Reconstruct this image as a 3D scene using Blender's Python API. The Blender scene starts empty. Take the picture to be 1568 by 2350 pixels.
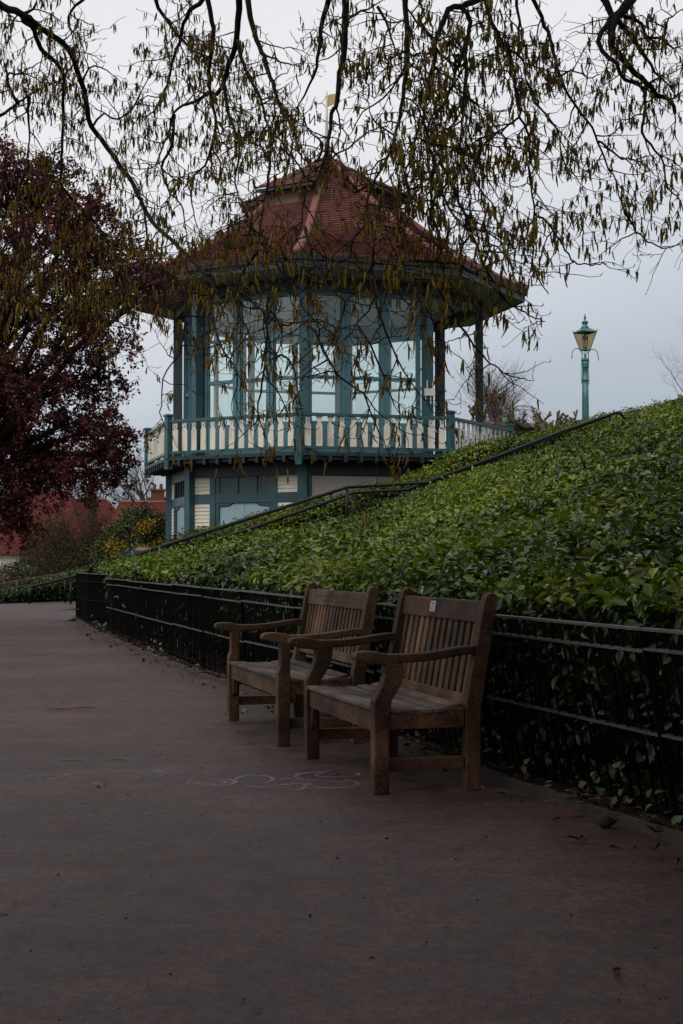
import bpy, bmesh, math, random
import numpy as np
from mathutils import Vector, Matrix
R = math.radians
rng = random.Random(7)
nrg = np.random.default_rng(11)
sc = bpy.context.scene
COL = sc.collection

# ------------------------------------------------------------------ camera
CAMZ = 1.12
PITCH = math.atan(110 / 3264)
FD = 3264.0                      # focal length for a 1568 x 2350 frame
cam_d = bpy.data.cameras.new("camera")
cam = bpy.data.objects.new("camera", cam_d)
COL.objects.link(cam)
cam.location = (0, 0, CAMZ)
cam.rotation_euler = (R(90) + PITCH, 0, 0)
cam_d.sensor_fit = 'VERTICAL'
cam_d.sensor_height = 36
cam_d.sensor_width = 24
cam_d.lens = 50.0
cam_d.clip_start = 0.05
cam_d.clip_end = 3000
sc.camera = cam
_cp, _sp = math.cos(PITCH), math.sin(PITCH)


def ray(x, y):
    u, v = (x - 784) / FD, (1175 - y) / FD
    return Vector((u, _cp - v * _sp, _sp + v * _cp))


def at(x, y, Y):
    """point on the sight line of photo position (x, y) at distance Y ahead"""
    d = ray(x, y)
    k = Y / d.y
    return Vector((d.x * k, Y, CAMZ + d.z * k))


# ------------------------------------------------------------------ helpers
def tag(o, label=None, cat=None, group=None, kind=None):
    if label: o["label"] = label
    if cat: o["category"] = cat
    if group: o["group"] = group
    if kind: o["kind"] = kind
    return o


def empty(name, loc=(0, 0, 0), rz=0.0, label=None, cat=None, group=None):
    o = bpy.data.objects.new(name, None)
    o.empty_display_size = 0.2
    COL.objects.link(o)
    o.location = loc
    o.rotation_euler = (0, 0, rz)
    return tag(o, label, cat, group)


def link(name, me, parent=None):
    o = bpy.data.objects.new(name, me)
    COL.objects.link(o)
    if parent is not None:
        o.parent = parent
    return o


class MB:
    def __init__(s):
        s.v, s.f = [], []

    def poly(s, pts, faces):
        b = len(s.v)
        s.v.extend(tuple(p) for p in pts)
        s.f.extend(tuple(b + i for i in f) for f in faces)

    def hexa(s, p):     # 8 points: bottom 4 ccw, top 4 ccw
        s.poly(p, [(3, 2, 1, 0), (4, 5, 6, 7), (0, 1, 5, 4), (1, 2, 6, 5), (2, 3, 7, 6), (3, 0, 4, 7)])

    def box(s, x0, x1, y0, y1, z0, z1):
        s.hexa([(x0, y0, z0), (x1, y0, z0), (x1, y1, z0), (x0, y1, z0), (x0, y0, z1), (x1, y0, z1), (x1, y1, z1), (x0, y1, z1)])

    def fbox(s, F, u0, u1, z0, z1, d0, d1):
        O, u, n = F
        def P(a, z, d): return (O.x + u.x * a + n.x * d, O.y + u.y * a + n.y * d, z)
        s.hexa([P(u0, z0, d1), P(u1, z0, d1), P(u1, z0, d0), P(u0, z0, d0), P(u0, z1, d1), P(u1, z1, d1), P(u1, z1, d0), P(u0, z1, d0)])

    def bar(s, a, b, w, h, up=(0, 0, 1)):
        a, b = Vector(a), Vector(b)
        d = (b - a).normalized()
        up = Vector(up)
        if abs(d.dot(up)) > 0.98: up = Vector((0, 1, 0))
        x = d.cross(up).normalized() * (w / 2)
        y = x.cross(d).normalized() * (h / 2)
        s.hexa([a - x - y, a + x - y, b + x - y, b - x - y, a - x + y, a + x + y, b + x + y, b - x + y])

    def tube(s, pts, rad, n=6, cap=True):
        pts = [Vector(p) for p in pts]
        m = len(pts)
        if m < 2: return
        if not hasattr(rad, '__len__'): rad = [rad] * m
        base = len(s.v)
        d0 = (pts[1] - pts[0]).normalized()
        a = d0.orthogonal().normalized()
        cs = [(math.cos(2 * math.pi * k / n), math.sin(2 * math.pi * k / n)) for k in range(n)]
        for i, p in enumerate(pts):
            d = (pts[min(i + 1, m - 1)] - pts[max(i - 1, 0)])
            if d.length < 1e-9: d = d0
            d = d.normalized()
            a = a - d * a.dot(d)
            if a.length < 1e-6: a = d.orthogonal()
            a.normalize()
            b = d.cross(a)
            r = rad[i]
            for c, q in cs:
                s.v.append((p.x + r * (a.x * c + b.x * q), p.y + r * (a.y * c + b.y * q), p.z + r * (a.z * c + b.z * q)))
        for i in range(m - 1):
            o0, o1 = base + i * n, base + (i + 1) * n
            for k in range(n):
                k2 = (k + 1) % n
                s.f.append((o0 + k, o0 + k2, o1 + k2, o1 + k))
        if cap:
            s.f.append(tuple(base + k for k in reversed(range(n))))
            s.f.append(tuple(base + (m - 1) * n + k for k in range(n)))

    def lathe(s, prof, n=16, c=(0, 0), rot=0.0):
        base = len(s.v)
        for r, z in prof:
            for k in range(n):
                t = 2 * math.pi * k / n + rot
                s.v.append((c[0] + r * math.cos(t), c[1] + r * math.sin(t), z))
        for i in range(len(prof) - 1):
            for k in range(n):
                k2 = (k + 1) % n
                s.f.append((base + i * n + k, base + i * n + k2, base + (i + 1) * n + k2, base + (i + 1) * n + k))
        s.f.append(tuple(base + k for k in reversed(range(n))))
        s.f.append(tuple(base + (len(prof) - 1) * n + k for k in range(n)))

    def prism(s, poly, fn, d0, d1):
        """poly: 2D outline (a,b); fn(a,b,d) -> 3D point"""
        n = len(poly)
        s.poly([fn(a, b, d0) for a, b in poly] + [fn(a, b, d1) for a, b in poly],
               [tuple(range(n)), tuple(reversed(range(n, 2 * n)))] + [(i, i + n, (i + 1) % n + n, (i + 1) % n) for i in range(n)])

    def build(s, name, mat, parent=None, smooth=False, bevel=0.0):
        me = bpy.data.meshes.new(name)
        me.from_pydata(s.v, [], s.f)
        bm = bmesh.new(); bm.from_mesh(me)
        bmesh.ops.recalc_face_normals(bm, faces=bm.faces)
        bm.to_mesh(me); bm.free()
        me.materials.append(mat)
        if smooth:
            me.polygons.foreach_set('use_smooth', [True] * len(me.polygons))
        o = link(name, me, parent)
        if bevel:
            m = o.modifiers.new('bevel', 'BEVEL'); m.width = bevel; m.segments = 2; m.limit_method = 'ANGLE'
        return o

    def raw(s, name, mat, parent=None, smooth=True):
        """no normal fixing: for big twig meshes"""
        me = bpy.data.meshes.new(name)
        me.from_pydata(s.v, [], s.f)
        me.materials.append(mat)
        if smooth: me.polygons.foreach_set('use_smooth', [True] * len(me.polygons))
        return link(name, me, parent)


def np_mesh(name, V, T, tint, mat, parent=None, smooth=True):
    """V (n,3) verts, T (m,3) triangles, tint per vertex"""
    me = bpy.data.meshes.new(name)
    me.vertices.add(len(V)); me.vertices.foreach_set('co', np.ascontiguousarray(V, dtype=np.float32).ravel())
    me.loops.add(len(T) * 3); me.loops.foreach_set('vertex_index', np.ascontiguousarray(T, dtype=np.int32).ravel())
    me.polygons.add(len(T)); me.polygons.foreach_set('loop_start', np.arange(0, len(T) * 3, 3, dtype=np.int32))
    try: me.polygons.foreach_set('loop_total', np.full(len(T), 3, dtype=np.int32))
    except Exception: pass
    if smooth: me.polygons.foreach_set('use_smooth', np.ones(len(T), dtype=bool))
    a = me.attributes.new('tint', 'FLOAT', 'POINT')
    a.data.foreach_set('value', np.ascontiguousarray(tint, dtype=np.float32))
    me.update(calc_edges=True)
    me.materials.append(mat)
    return link(name, me, parent)


LEAF_V = np.array([(0, 0, 0), (-.42, .28, .10), (0, .30, -.02), (.42, .28, .10), (-.40, .64, .08), (0, .66, -.05), (.40, .64, .08), (0, 1, -.16)])
LEAF_T = np.array([(0, 2, 1), (0, 3, 2), (1, 2, 4), (2, 5, 4), (2, 3, 5), (3, 6, 5), (4, 5, 7), (5, 6, 7)])
DIA_V = np.array([(0, 0, 0), (-.5, .5, .12), (.5, .5, .12), (0, 1, -.05)])
DIA_T = np.array([(0, 2, 1), (1, 2, 3)])


def leaves(name, P, N, L, W, tint, mat, parent=None, tmpl=(LEAF_V, LEAF_T), D=None, smooth=True):
    """P positions, N normals, L lengths, W width ratio"""
    TV, TT = tmpl
    n = len(P)
    N = N / np.maximum(np.linalg.norm(N, axis=1, keepdims=True), 1e-9)
    if D is None: D = nrg.normal(size=(n, 3))
    D = D - N * (D * N).sum(1, keepdims=True)
    D = D / np.maximum(np.linalg.norm(D, axis=1, keepdims=True), 1e-9)
    X = np.cross(D, N)
    Lc = np.asarray(L).reshape(-1, 1, 1)
    Wc = np.asarray(W).reshape(-1, 1, 1) * Lc
    V = P[:, None, :] + X[:, None, :] * TV[None, :, 0:1] * Wc + D[:, None, :] * TV[None, :, 1:2] * Lc + N[:, None, :] * TV[None, :, 2:3] * Lc
    k = len(TV)
    T = (TT[None] + (np.arange(n) * k)[:, None, None]).reshape(-1, 3)
    return np_mesh(name, V.reshape(-1, 3), T, np.repeat(tint, k), mat, parent, smooth)


# ------------------------------------------------------------------ materials
def nodes_of(name):
    m = bpy.data.materials.new(name)
    m.use_nodes = True
    nt = m.node_tree
    return m, nt, nt.nodes['Principled BSDF'], nt.nodes['Material Output']


def ramp_node(nt, stops):
    r = nt.nodes.new('ShaderNodeValToRGB')
    e = r.color_ramp.elements
    while len(e) < len(stops): e.new(0.5)
    for i, (p, c) in enumerate(stops):
        e[i].position = p; e[i].color = (*c, 1)
    return r


def mat_noise(name, stops, scale=5.0, detail=6, rough=0.6, bump=0.0, bscale=None, stretch=(1, 1, 1), spec=0.5, metal=0.0, dist=0.0, rvar=0.0):
    m, nt, b, out = nodes_of(name)
    tc = nt.nodes.new('ShaderNodeTexCoord')
    mp = nt.nodes.new('ShaderNodeMapping'); mp.inputs['Scale'].default_value = stretch
    nt.links.new(tc.outputs['Object'], mp.inputs[0])
    n = nt.nodes.new('ShaderNodeTexNoise'); n.inputs['Scale'].default_value = scale; n.inputs['Detail'].default_value = detail
    n.inputs['Roughness'].default_value = 0.65; n.inputs['Distortion'].default_value = dist
    nt.links.new(mp.outputs[0], n.inputs['Vector'])
    r = ramp_node(nt, stops)
    nt.links.new(n.outputs['Fac'], r.inputs[0]); nt.links.new(r.outputs[0], b.inputs['Base Color'])
    b.inputs['Roughness'].default_value = rough
    b.inputs['Specular IOR Level'].default_value = spec
    b.inputs['Metallic'].default_value = metal
    if rvar:
        mr = nt.nodes.new('ShaderNodeMapRange')
        mr.inputs['To Min'].default_value = rough - rvar; mr.inputs['To Max'].default_value = rough + rvar
        nt.links.new(n.outputs['Fac'], mr.inputs[0]); nt.links.new(mr.outputs[0], b.inputs['Roughness'])
    if bump:
        n2 = nt.nodes.new('ShaderNodeTexNoise'); n2.inputs['Scale'].default_value = bscale or scale * 6; n2.inputs['Detail'].default_value = 5
        nt.links.new(mp.outputs[0], n2.inputs['Vector'])
        bp = nt.nodes.new('ShaderNodeBump'); bp.inputs['Strength'].default_value = bump; bp.inputs['Distance'].default_value = 0.01
        nt.links.new(n2.outputs['Fac'], bp.inputs['Height']); nt.links.new(bp.outputs[0], b.inputs['Normal'])
    return m


def mat_tint(name, stops, rough=0.4, spec=0.5, trans=0.0, tcol=None, coat=0.0):
    m, nt, b, out = nodes_of(name)
    a = nt.nodes.new('ShaderNodeAttribute'); a.attribute_name = 'tint'
    r = ramp_node(nt, stops)
    nt.links.new(a.outputs['Fac'], r.inputs[0]); nt.links.new(r.outputs[0], b.inputs['Base Color'])
    b.inputs['Roughness'].default_value = rough
    b.inputs['Specular IOR Level'].default_value = spec
    if trans:
        t = nt.nodes.new('ShaderNodeBsdfTranslucent')
        if tcol: t.inputs[0].default_value = (*tcol, 1)
        else: nt.links.new(r.outputs[0], t.inputs[0])
        mx = nt.nodes.new('ShaderNodeMixShader'); mx.inputs[0].default_value = trans
        nt.links.new(b.outputs[0], mx.inputs[1]); nt.links.new(t.outputs[0], mx.inputs[2]); nt.links.new(mx.outputs[0], out.inputs[0])
    return m


def g(v, a=1.0): return (v[0] * a, v[1] * a, v[2] * a)

TEAL = (0.021, 0.066, 0.082)
M = {}
M['teal'] = mat_noise('teal_paint', [(0.3, g(TEAL, 0.8)), (0.5, TEAL), (0.75, (0.05, 0.13, 0.15))], 1.2, 8, 0.45, 0.15, 30, rvar=0.1)
M['teal_window'] = mat_noise('pale_teal_paint', [(0.3, (0.062, 0.15, 0.178)), (0.7, (0.082, 0.185, 0.215))], 1.5, 8, 0.42, 0.1, 30)
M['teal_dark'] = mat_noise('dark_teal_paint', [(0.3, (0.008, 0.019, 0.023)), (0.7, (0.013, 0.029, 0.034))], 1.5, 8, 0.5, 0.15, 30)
M['teal_rail'] = mat_noise('rail_teal_paint', [(0.3, (0.020, 0.074, 0.082)), (0.7, (0.032, 0.098, 0.104))], 2, 8, 0.4, 0.1, 40)
M['lamp_green'] = mat_noise('lamp_green_paint', [(0.3, (0.03, 0.13, 0.125)), (0.7, (0.045, 0.19, 0.18))], 3, 6, 0.4, 0.1, 40)
M['cream'] = mat_noise('cream_paint', [(0.30, (0.36, 0.31, 0.24)), (0.46, (0.63, 0.58, 0.48)), (0.7, (0.74, 0.70, 0.60))], 2.2, 10, 0.6, 0.15, 25, stretch=(1, 1, 0.45))
M['white'] = mat_noise('weathered_white_paint', [(0.30, (0.36, 0.30, 0.23)), (0.47, (0.66, 0.61, 0.52)), (0.7, (0.78, 0.75, 0.68))], 2.6, 10, 0.6, 0.1, 25, stretch=(1, 1, 0.35))
M['panel_cream'] = mat_noise('pinkish_cream_panel', [(0.3, (0.45, 0.39, 0.34)), (0.7, (0.55, 0.48, 0.43))], 0.8, 8, 0.65, 0.05, 30)
M['door_blue'] = mat_noise('pale_blue_door', [(0.3, (0.24, 0.36, 0.41)), (0.7, (0.29, 0.42, 0.47))], 1.0, 8, 0.5, 0.05, 40)
M['soffit'] = mat_noise('soffit_board', [(0.3, (0.36, 0.33, 0.31)), (0.7, (0.46, 0.42, 0.40))], 1.0, 6, 0.7, 0.1, 12, stretch=(1, 8, 1))
M['ceiling'] = mat_noise('ceiling_plaster', [(0.3, (0.72, 0.68, 0.65)), (0.7, (0.78, 0.75, 0.72))], 1.0, 6, 0.8)
M['gutter'] = mat_noise('black_gutter', [(0.3, (0.012, 0.016, 0.018)), (0.7, (0.02, 0.026, 0.028))], 3, 4, 0.45)
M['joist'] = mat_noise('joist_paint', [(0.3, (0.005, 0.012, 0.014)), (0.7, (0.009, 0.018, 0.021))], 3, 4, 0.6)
M['black'] = mat_noise('black_iron_paint', [(0.3, (0.0018, 0.0016, 0.0018)), (0.6, (0.0035, 0.003, 0.003)), (0.8, (0.010, 0.006, 0.005))], 9, 8, 0.75, 0.25, 60, spec=0.06)
M['rail_top'] = mat_noise('skylit_rail_paint', [(0.3, (0.03, 0.03, 0.034)), (0.6, (0.055, 0.052, 0.056)), (0.8, (0.075, 0.058, 0.05))], 9, 8, 0.42, 0.25, 60)  # lighter colour stands in for sky reflected on the rail tops
M['handrail'] = mat_noise('handrail_paint', [(0.3, (0.004, 0.004, 0.006)), (0.7, (0.008, 0.008, 0.011))], 6, 4, 0.45, spec=0.3)
M['gold'] = mat_noise('gilded_vane', [(0.3, (0.42, 0.30, 0.12)), (0.7, (0.55, 0.42, 0.2))], 6, 5, 0.5)
M['vane_black'] = mat_noise('dark_letter_iron', [(0.3, (0.02, 0.025, 0.03)), (0.7, (0.03, 0.035, 0.04))], 6, 3, 0.5)
M['bark'] = mat_noise('bark', [(0.3, (0.010, 0.008, 0.006)), (0.6, (0.022, 0.017, 0.013)), (0.8, (0.05, 0.048, 0.036))], 14, 8, 0.85, 0.5, 50, stretch=(1, 1, 0.4), spec=0.2)
M['twig'] = mat_noise('twig_bark', [(0.3, (0.012, 0.008, 0.007)), (0.7, (0.024, 0.016, 0.013))], 14, 4, 0.8, spec=0.2)
M['bark_grey'] = mat_noise('distant_bark', [(0.3, (0.045, 0.034, 0.03)), (0.7, (0.085, 0.065, 0.058))], 8, 6, 0.9, spec=0.2)
M['bark_brown'] = mat_noise('brown_bark', [(0.3, (0.10, 0.065, 0.06)), (0.7, (0.17, 0.115, 0.105))], 8, 6, 0.9, spec=0.2)
M['bark_pale'] = mat_noise('pale_plane_bark', [(0.35, (0.035, 0.022, 0.016)), (0.5, (0.085, 0.062, 0.044)), (0.68, (0.22, 0.19, 0.14))], 6, 6, 0.9, 0.3, 20, spec=0.2)
M['wood'] = None
M['brick'] = mat_noise('red_brick', [(0.3, (0.08, 0.03, 0.02)), (0.7, (0.14, 0.052, 0.034))], 6, 8, 0.9)
M['house_roof'] = mat_noise('distant_red_tiles', [(0.3, (0.055, 0.014, 0.014)), (0.5, (0.085, 0.021, 0.019)), (0.75, (0.12, 0.035, 0.026))], 3, 8, 0.8, 0.3, 10, spec=0.05)
M['render'] = mat_noise('cream_render', [(0.3, (0.46, 0.40, 0.34)), (0.7, (0.56, 0.50, 0.43))], 2, 6, 0.8)
M['fence_wood'] = mat_noise('brown_fence_wood', [(0.3, (0.10, 0.065, 0.04)), (0.7, (0.17, 0.12, 0.08))], 6, 6, 0.85, 0.2)
M['board_brown'] = mat_noise('brown_board', [(0.3, (0.15, 0.10, 0.085)), (0.7, (0.2, 0.14, 0.12))], 6, 6, 0.8)
M['stone_kerb'] = mat_noise('concrete_edging', [(0.3, (0.018, 0.013, 0.010)), (0.7, (0.042, 0.032, 0.026))], 8, 8, 0.9, 0.4, 50)
M['plaque'] = mat_noise('grey_metal_plaque', [(0.3, (0.20, 0.23, 0.26)), (0.7, (0.25, 0.28, 0.31))], 20, 4, 0.4)
M['ink'] = mat_noise('dark_engraving', [(0.3, (0.03, 0.03, 0.035)), (0.7, (0.05, 0.05, 0.055))], 20, 2, 0.7)
M['bulb'] = mat_noise('white_bulb', [(0.3, (0.65, 0.65, 0.66)), (0.7, (0.75, 0.75, 0.76))], 5, 2, 0.3)
M['notice'] = mat_noise('pale_box_plastic', [(0.3, (0.5, 0.46, 0.42)), (0.7, (0.58, 0.54, 0.5))], 5, 2, 0.5)
M['dirt'] = mat_noise('dark_soil', [(0.3, (0.010, 0.007, 0.005)), (0.6, (0.022, 0.015, 0.010)), (0.8, (0.04, 0.026, 0.018))], 9, 10, 0.95, 0.8, 30, spec=0.1)
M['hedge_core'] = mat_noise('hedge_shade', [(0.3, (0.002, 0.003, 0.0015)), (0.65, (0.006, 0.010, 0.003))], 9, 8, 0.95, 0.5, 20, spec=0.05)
M['grass'] = mat_noise('park_grass', [(0.3, (0.02, 0.03, 0.009)), (0.7, (0.05, 0.06, 0.02))], 3, 10, 0.95, 0.6, 40, spec=0.1)
M['laurel'] = mat_tint('laurel_leaf', [(0.0, (0.006, 0.013, 0.002)), (0.28, (0.036, 0.072, 0.003)), (0.62, (0.140, 0.205, 0.005)), (0.90, (0.25, 0.25, 0.012)), (0.97, (0.15, 0.13, 0.015)), (1.0, (0.26, 0.15, 0.02))], 0.30, 0.42, 0.25)
M['catkin'] = mat_tint('catkin', [(0.0, (0.08, 0.042, 0.008)), (0.5, (0.17, 0.108, 0.013)), (1.0, (0.29, 0.20, 0.026))], 0.75, 0.2)
M['plum'] = mat_tint('plum_leaf', [(0.0, (0.022, 0.006, 0.008)), (0.5, (0.085, 0.017, 0.019)), (0.85, (0.16, 0.03, 0.028)), (1.0, (0.30, 0.065, 0.03))], 0.55, 0.3, 0.3)
M['gorse'] = mat_tint('gorse_green', [(0.0, (0.025, 0.032, 0.012)), (0.5, (0.06, 0.072, 0.026)), (1.0, (0.11, 0.125, 0.05))], 0.8, 0.2)
M['yellow'] = mat_tint('yellow_blossom', [(0.0, (0.17, 0.10, 0.006)), (1.0, (0.33, 0.21, 0.012))], 0.8, 0.2)
M['bush'] = mat_tint('shrub_leaf', [(0.0, (0.016, 0.013, 0.006)), (0.5, (0.035, 0.028, 0.012)), (1.0, (0.065, 0.052, 0.02))], 0.8, 0.2)
M['evergreen'] = mat_tint('evergreen_leaf', [(0.0, (0.010, 0.016, 0.010)), (0.5, (0.022, 0.033, 0.018)), (1.0, (0.04, 0.055, 0.024))], 0.7, 0.2)
M['litter'] = mat_tint('dead_leaf', [(0.0, (0.016, 0.010, 0.006)), (0.5, (0.045, 0.025, 0.014)), (0.9, (0.09, 0.055, 0.03)), (1.0, (0.2, 0.13, 0.05))], 0.85, 0.2)
M['ivy'] = mat_tint('ivy_leaf', [(0.0, (0.012, 0.03, 0.008)), (1.0, (0.045, 0.09, 0.018))], 0.4, 0.4)


def mat_wood(name, lo, mid, hi):
    m, nt, b, out = nodes_of(name)
    tc = nt.nodes.new('ShaderNodeTexCoord')
    a = nt.nodes.new('ShaderNodeTexNoise'); a.inputs['Scale'].default_value = 5; a.inputs['Detail'].default_value = 8
    gr = nt.nodes.new('ShaderNodeTexNoise'); gr.inputs['Scale'].default_value = 90; gr.inputs['Detail'].default_value = 6; gr.inputs['Roughness'].default_value = 0.7
    mx = nt.nodes.new('ShaderNodeMath'); mx.operation = 'MULTIPLY_ADD'; mx.inputs[1].default_value = 0.55
    ad = nt.nodes.new('ShaderNodeMath'); ad.operation = 'MULTIPLY'; ad.inputs[1].default_value = 0.45
    nt.links.new(tc.outputs['Object'], a.inputs['Vector']); nt.links.new(tc.outputs['Object'], gr.inputs['Vector'])
    nt.links.new(a.outputs['Fac'], ad.inputs[0]); nt.links.new(gr.outputs['Fac'], mx.inputs[0]); nt.links.new(ad.outputs[0], mx.inputs[2])
    r = ramp_node(nt, [(0.40, lo), (0.5, mid), (0.61, hi)])
    oi = nt.nodes.new('ShaderNodeObjectInfo'); rr = ramp_node(nt, [(0.0, (0.62, 0.60, 0.58)), (0.5, (1, 1, 1)), (1.0, (1.35, 1.3, 1.22))])
    nt.links.new(oi.outputs['Random'], rr.inputs[0])
    st = nt.nodes.new('ShaderNodeTexNoise'); st.inputs['Scale'].default_value = 2.2; st.inputs['Detail'].default_value = 6
    nt.links.new(tc.outputs['Object'], st.inputs['Vector'])
    sr = ramp_node(nt, [(0.38, (0.55, 0.58, 0.5)), (0.55, (1, 1, 1)), (0.7, (1.2, 1.15, 1.1))]); nt.links.new(st.outputs['Fac'], sr.inputs[0])
    m1 = nt.nodes.new('ShaderNodeMixRGB'); m1.blend_type = 'MULTIPLY'; m1.inputs[0].default_value = 1
    m2 = nt.nodes.new('ShaderNodeMixRGB'); m2.blend_type = 'MULTIPLY'; m2.inputs[0].default_value = 1
    nt.links.new(mx.outputs[0], r.inputs[0]); nt.links.new(r.outputs[0], m1.inputs[1]); nt.links.new(rr.outputs[0], m1.inputs[2])
    nt.links.new(m1.outputs[0], m2.inputs[1]); nt.links.new(sr.outputs[0], m2.inputs[2]); nt.links.new(m2.outputs[0], b.inputs['Base Color'])
    b.inputs['Roughness'].default_value = 0.72; b.inputs['Specular IOR Level'].default_value = 0.22
    bp = nt.nodes.new('ShaderNodeBump'); bp.inputs['Strength'].default_value = 0.45; bp.inputs['Distance'].default_value = 0.006
    nt.links.new(gr.outputs['Fac'], bp.inputs['Height']); nt.links.new(bp.outputs[0], b.inputs['Normal'])
    return m

M['wood'] = mat_wood('weathered_teak', (0.022, 0.008, 0.0045), (0.064, 0.028, 0.0165), (0.135, 0.068, 0.042))
M['wood_grey'] = mat_wood('silvered_teak', (0.026, 0.0125, 0.007), (0.076, 0.042, 0.024), (0.15, 0.09, 0.056))
M['wood_seat'] = mat_wood('seat_teak', (0.045, 0.031, 0.026), (0.095, 0.070, 0.062), (0.16, 0.125, 0.115))


def mat_path():
    m, nt, b, out = nodes_of('path_asphalt')
    tc = nt.nodes.new('ShaderNodeTexCoord')
    def noise(scale, det=6, st=(1, 1, 1), ro=0.6):
        mp = nt.nodes.new('ShaderNodeMapping'); mp.inputs['Scale'].default_value = st
        nt.links.new(tc.outputs['Object'], mp.inputs[0])
        n = nt.nodes.new('ShaderNodeTexNoise'); n.inputs['Scale'].default_value = scale; n.inputs['Detail'].default_value = det; n.inputs['Roughness'].default_value = ro
        nt.links.new(mp.outputs[0], n.inputs['Vector'])
        return n
    big = noise(0.55, 6); mid = noise(3.2, 8, ro=0.7); fine = noise(150, 4, ro=0.75); streak = noise(1.6, 6, (0.7, 1.5, 1)); grit = noise(420, 2)
    r1 = ramp_node(nt, [(0.30, (0.036, 0.0175, 0.0165)), (0.50, (0.056, 0.0285, 0.027)), (0.72, (0.075, 0.042, 0.040))])
    nt.links.new(big.outputs['Fac'], r1.inputs[0])
    def mul(c, n, lo, hi, a=0.3, bb=0.7):
        rr = ramp_node(nt, [(a, (lo,) * 3), (bb, (hi,) * 3)])
        nt.links.new(n.outputs['Fac'], rr.inputs[0])
        mx = nt.nodes.new('ShaderNodeMixRGB'); mx.blend_type = 'MULTIPLY'; mx.inputs[0].default_value = 1
        nt.links.new(c, mx.inputs[1]); nt.links.new(rr.outputs[0], mx.inputs[2])
        return mx.outputs[0]
    c = mul(r1.outputs[0], mid, 0.72, 1.2)
    c = mul(c, streak, 0.8, 1.15)
    med = noise(26, 4, ro=0.85); c = mul(c, med, 0.62, 1.4, 0.40, 0.60)
    blot = noise(6, 8, (1, 1, 1), 0.75); c = mul(c, blot, 0.72, 1.22, 0.40, 0.60)
    c = mul(c, fine, 0.4, 1.6, 0.40, 0.60)
    c = mul(c, grit, 0.7, 1.35, 0.35, 0.65)
    nt.links.new(c, b.inputs['Base Color'])
    b.inputs['Roughness'].default_value = 0.68; b.inputs['Specular IOR Level'].default_value = 0.30
    rm = nt.nodes.new('ShaderNodeMapRange'); rm.inputs['To Min'].default_value = 0.50; rm.inputs['To Max'].default_value = 0.72
    nt.links.new(mid.outputs['Fac'], rm.inputs[0]); nt.links.new(rm.outputs[0], b.inputs['Roughness'])
    bp = nt.nodes.new('ShaderNodeBump'); bp.inputs['Strength'].default_value = 0.5; bp.inputs['Distance'].default_value = 0.006
    nt.links.new(fine.outputs['Fac'], bp.inputs['Height']); nt.links.new(bp.outputs[0], b.inputs['Normal'])
    return m

M['path'] = mat_path()


def mat_chalk(name, col, amt=0.5, sc_=60):
    m, nt, b, out = nodes_of(name)
    b.inputs['Base Color'].default_value = (*col, 1); b.inputs['Roughness'].default_value = 0.95
    tc = nt.nodes.new('ShaderNodeTexCoord')
    n = nt.nodes.new('ShaderNodeTexNoise'); n.inputs['Scale'].default_value = sc_; n.inputs['Detail'].default_value = 6; n.inputs['Roughness'].default_value = 0.8
    n2 = nt.nodes.new('ShaderNodeTexNoise'); n2.inputs['Scale'].default_value = 5; n2.inputs['Detail'].default_value = 3
    nt.links.new(tc.outputs['Object'], n.inputs['Vector']); nt.links.new(tc.outputs['Object'], n2.inputs['Vector'])
    mm = nt.nodes.new('ShaderNodeMath'); mm.operation = 'MULTIPLY'
    nt.links.new(n.outputs['Fac'], mm.inputs[0]); nt.links.new(n2.outputs['Fac'], mm.inputs[1])
    r = ramp_node(nt, [(0.15, (0, 0, 0)), (0.40, (amt,) * 3)])
    nt.links.new(mm.outputs[0], r.inputs[0])
    nt.links.new(r.outputs[0], b.inputs['Alpha'])
    return m

M['chalk_pink'] = mat_chalk('pink_chalk', (0.40, 0.27, 0.36), 0.62)
M['chalk_red'] = mat_chalk('red_chalk', (0.30, 0.10, 0.10), 0.32, 30)
M['chalk_green'] = mat_chalk('green_chalk', (0.20, 0.25, 0.20), 0.34, 30)
M['chalk_white'] = mat_chalk('white_chalk', (0.34, 0.30, 0.34), 0.42)


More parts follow.
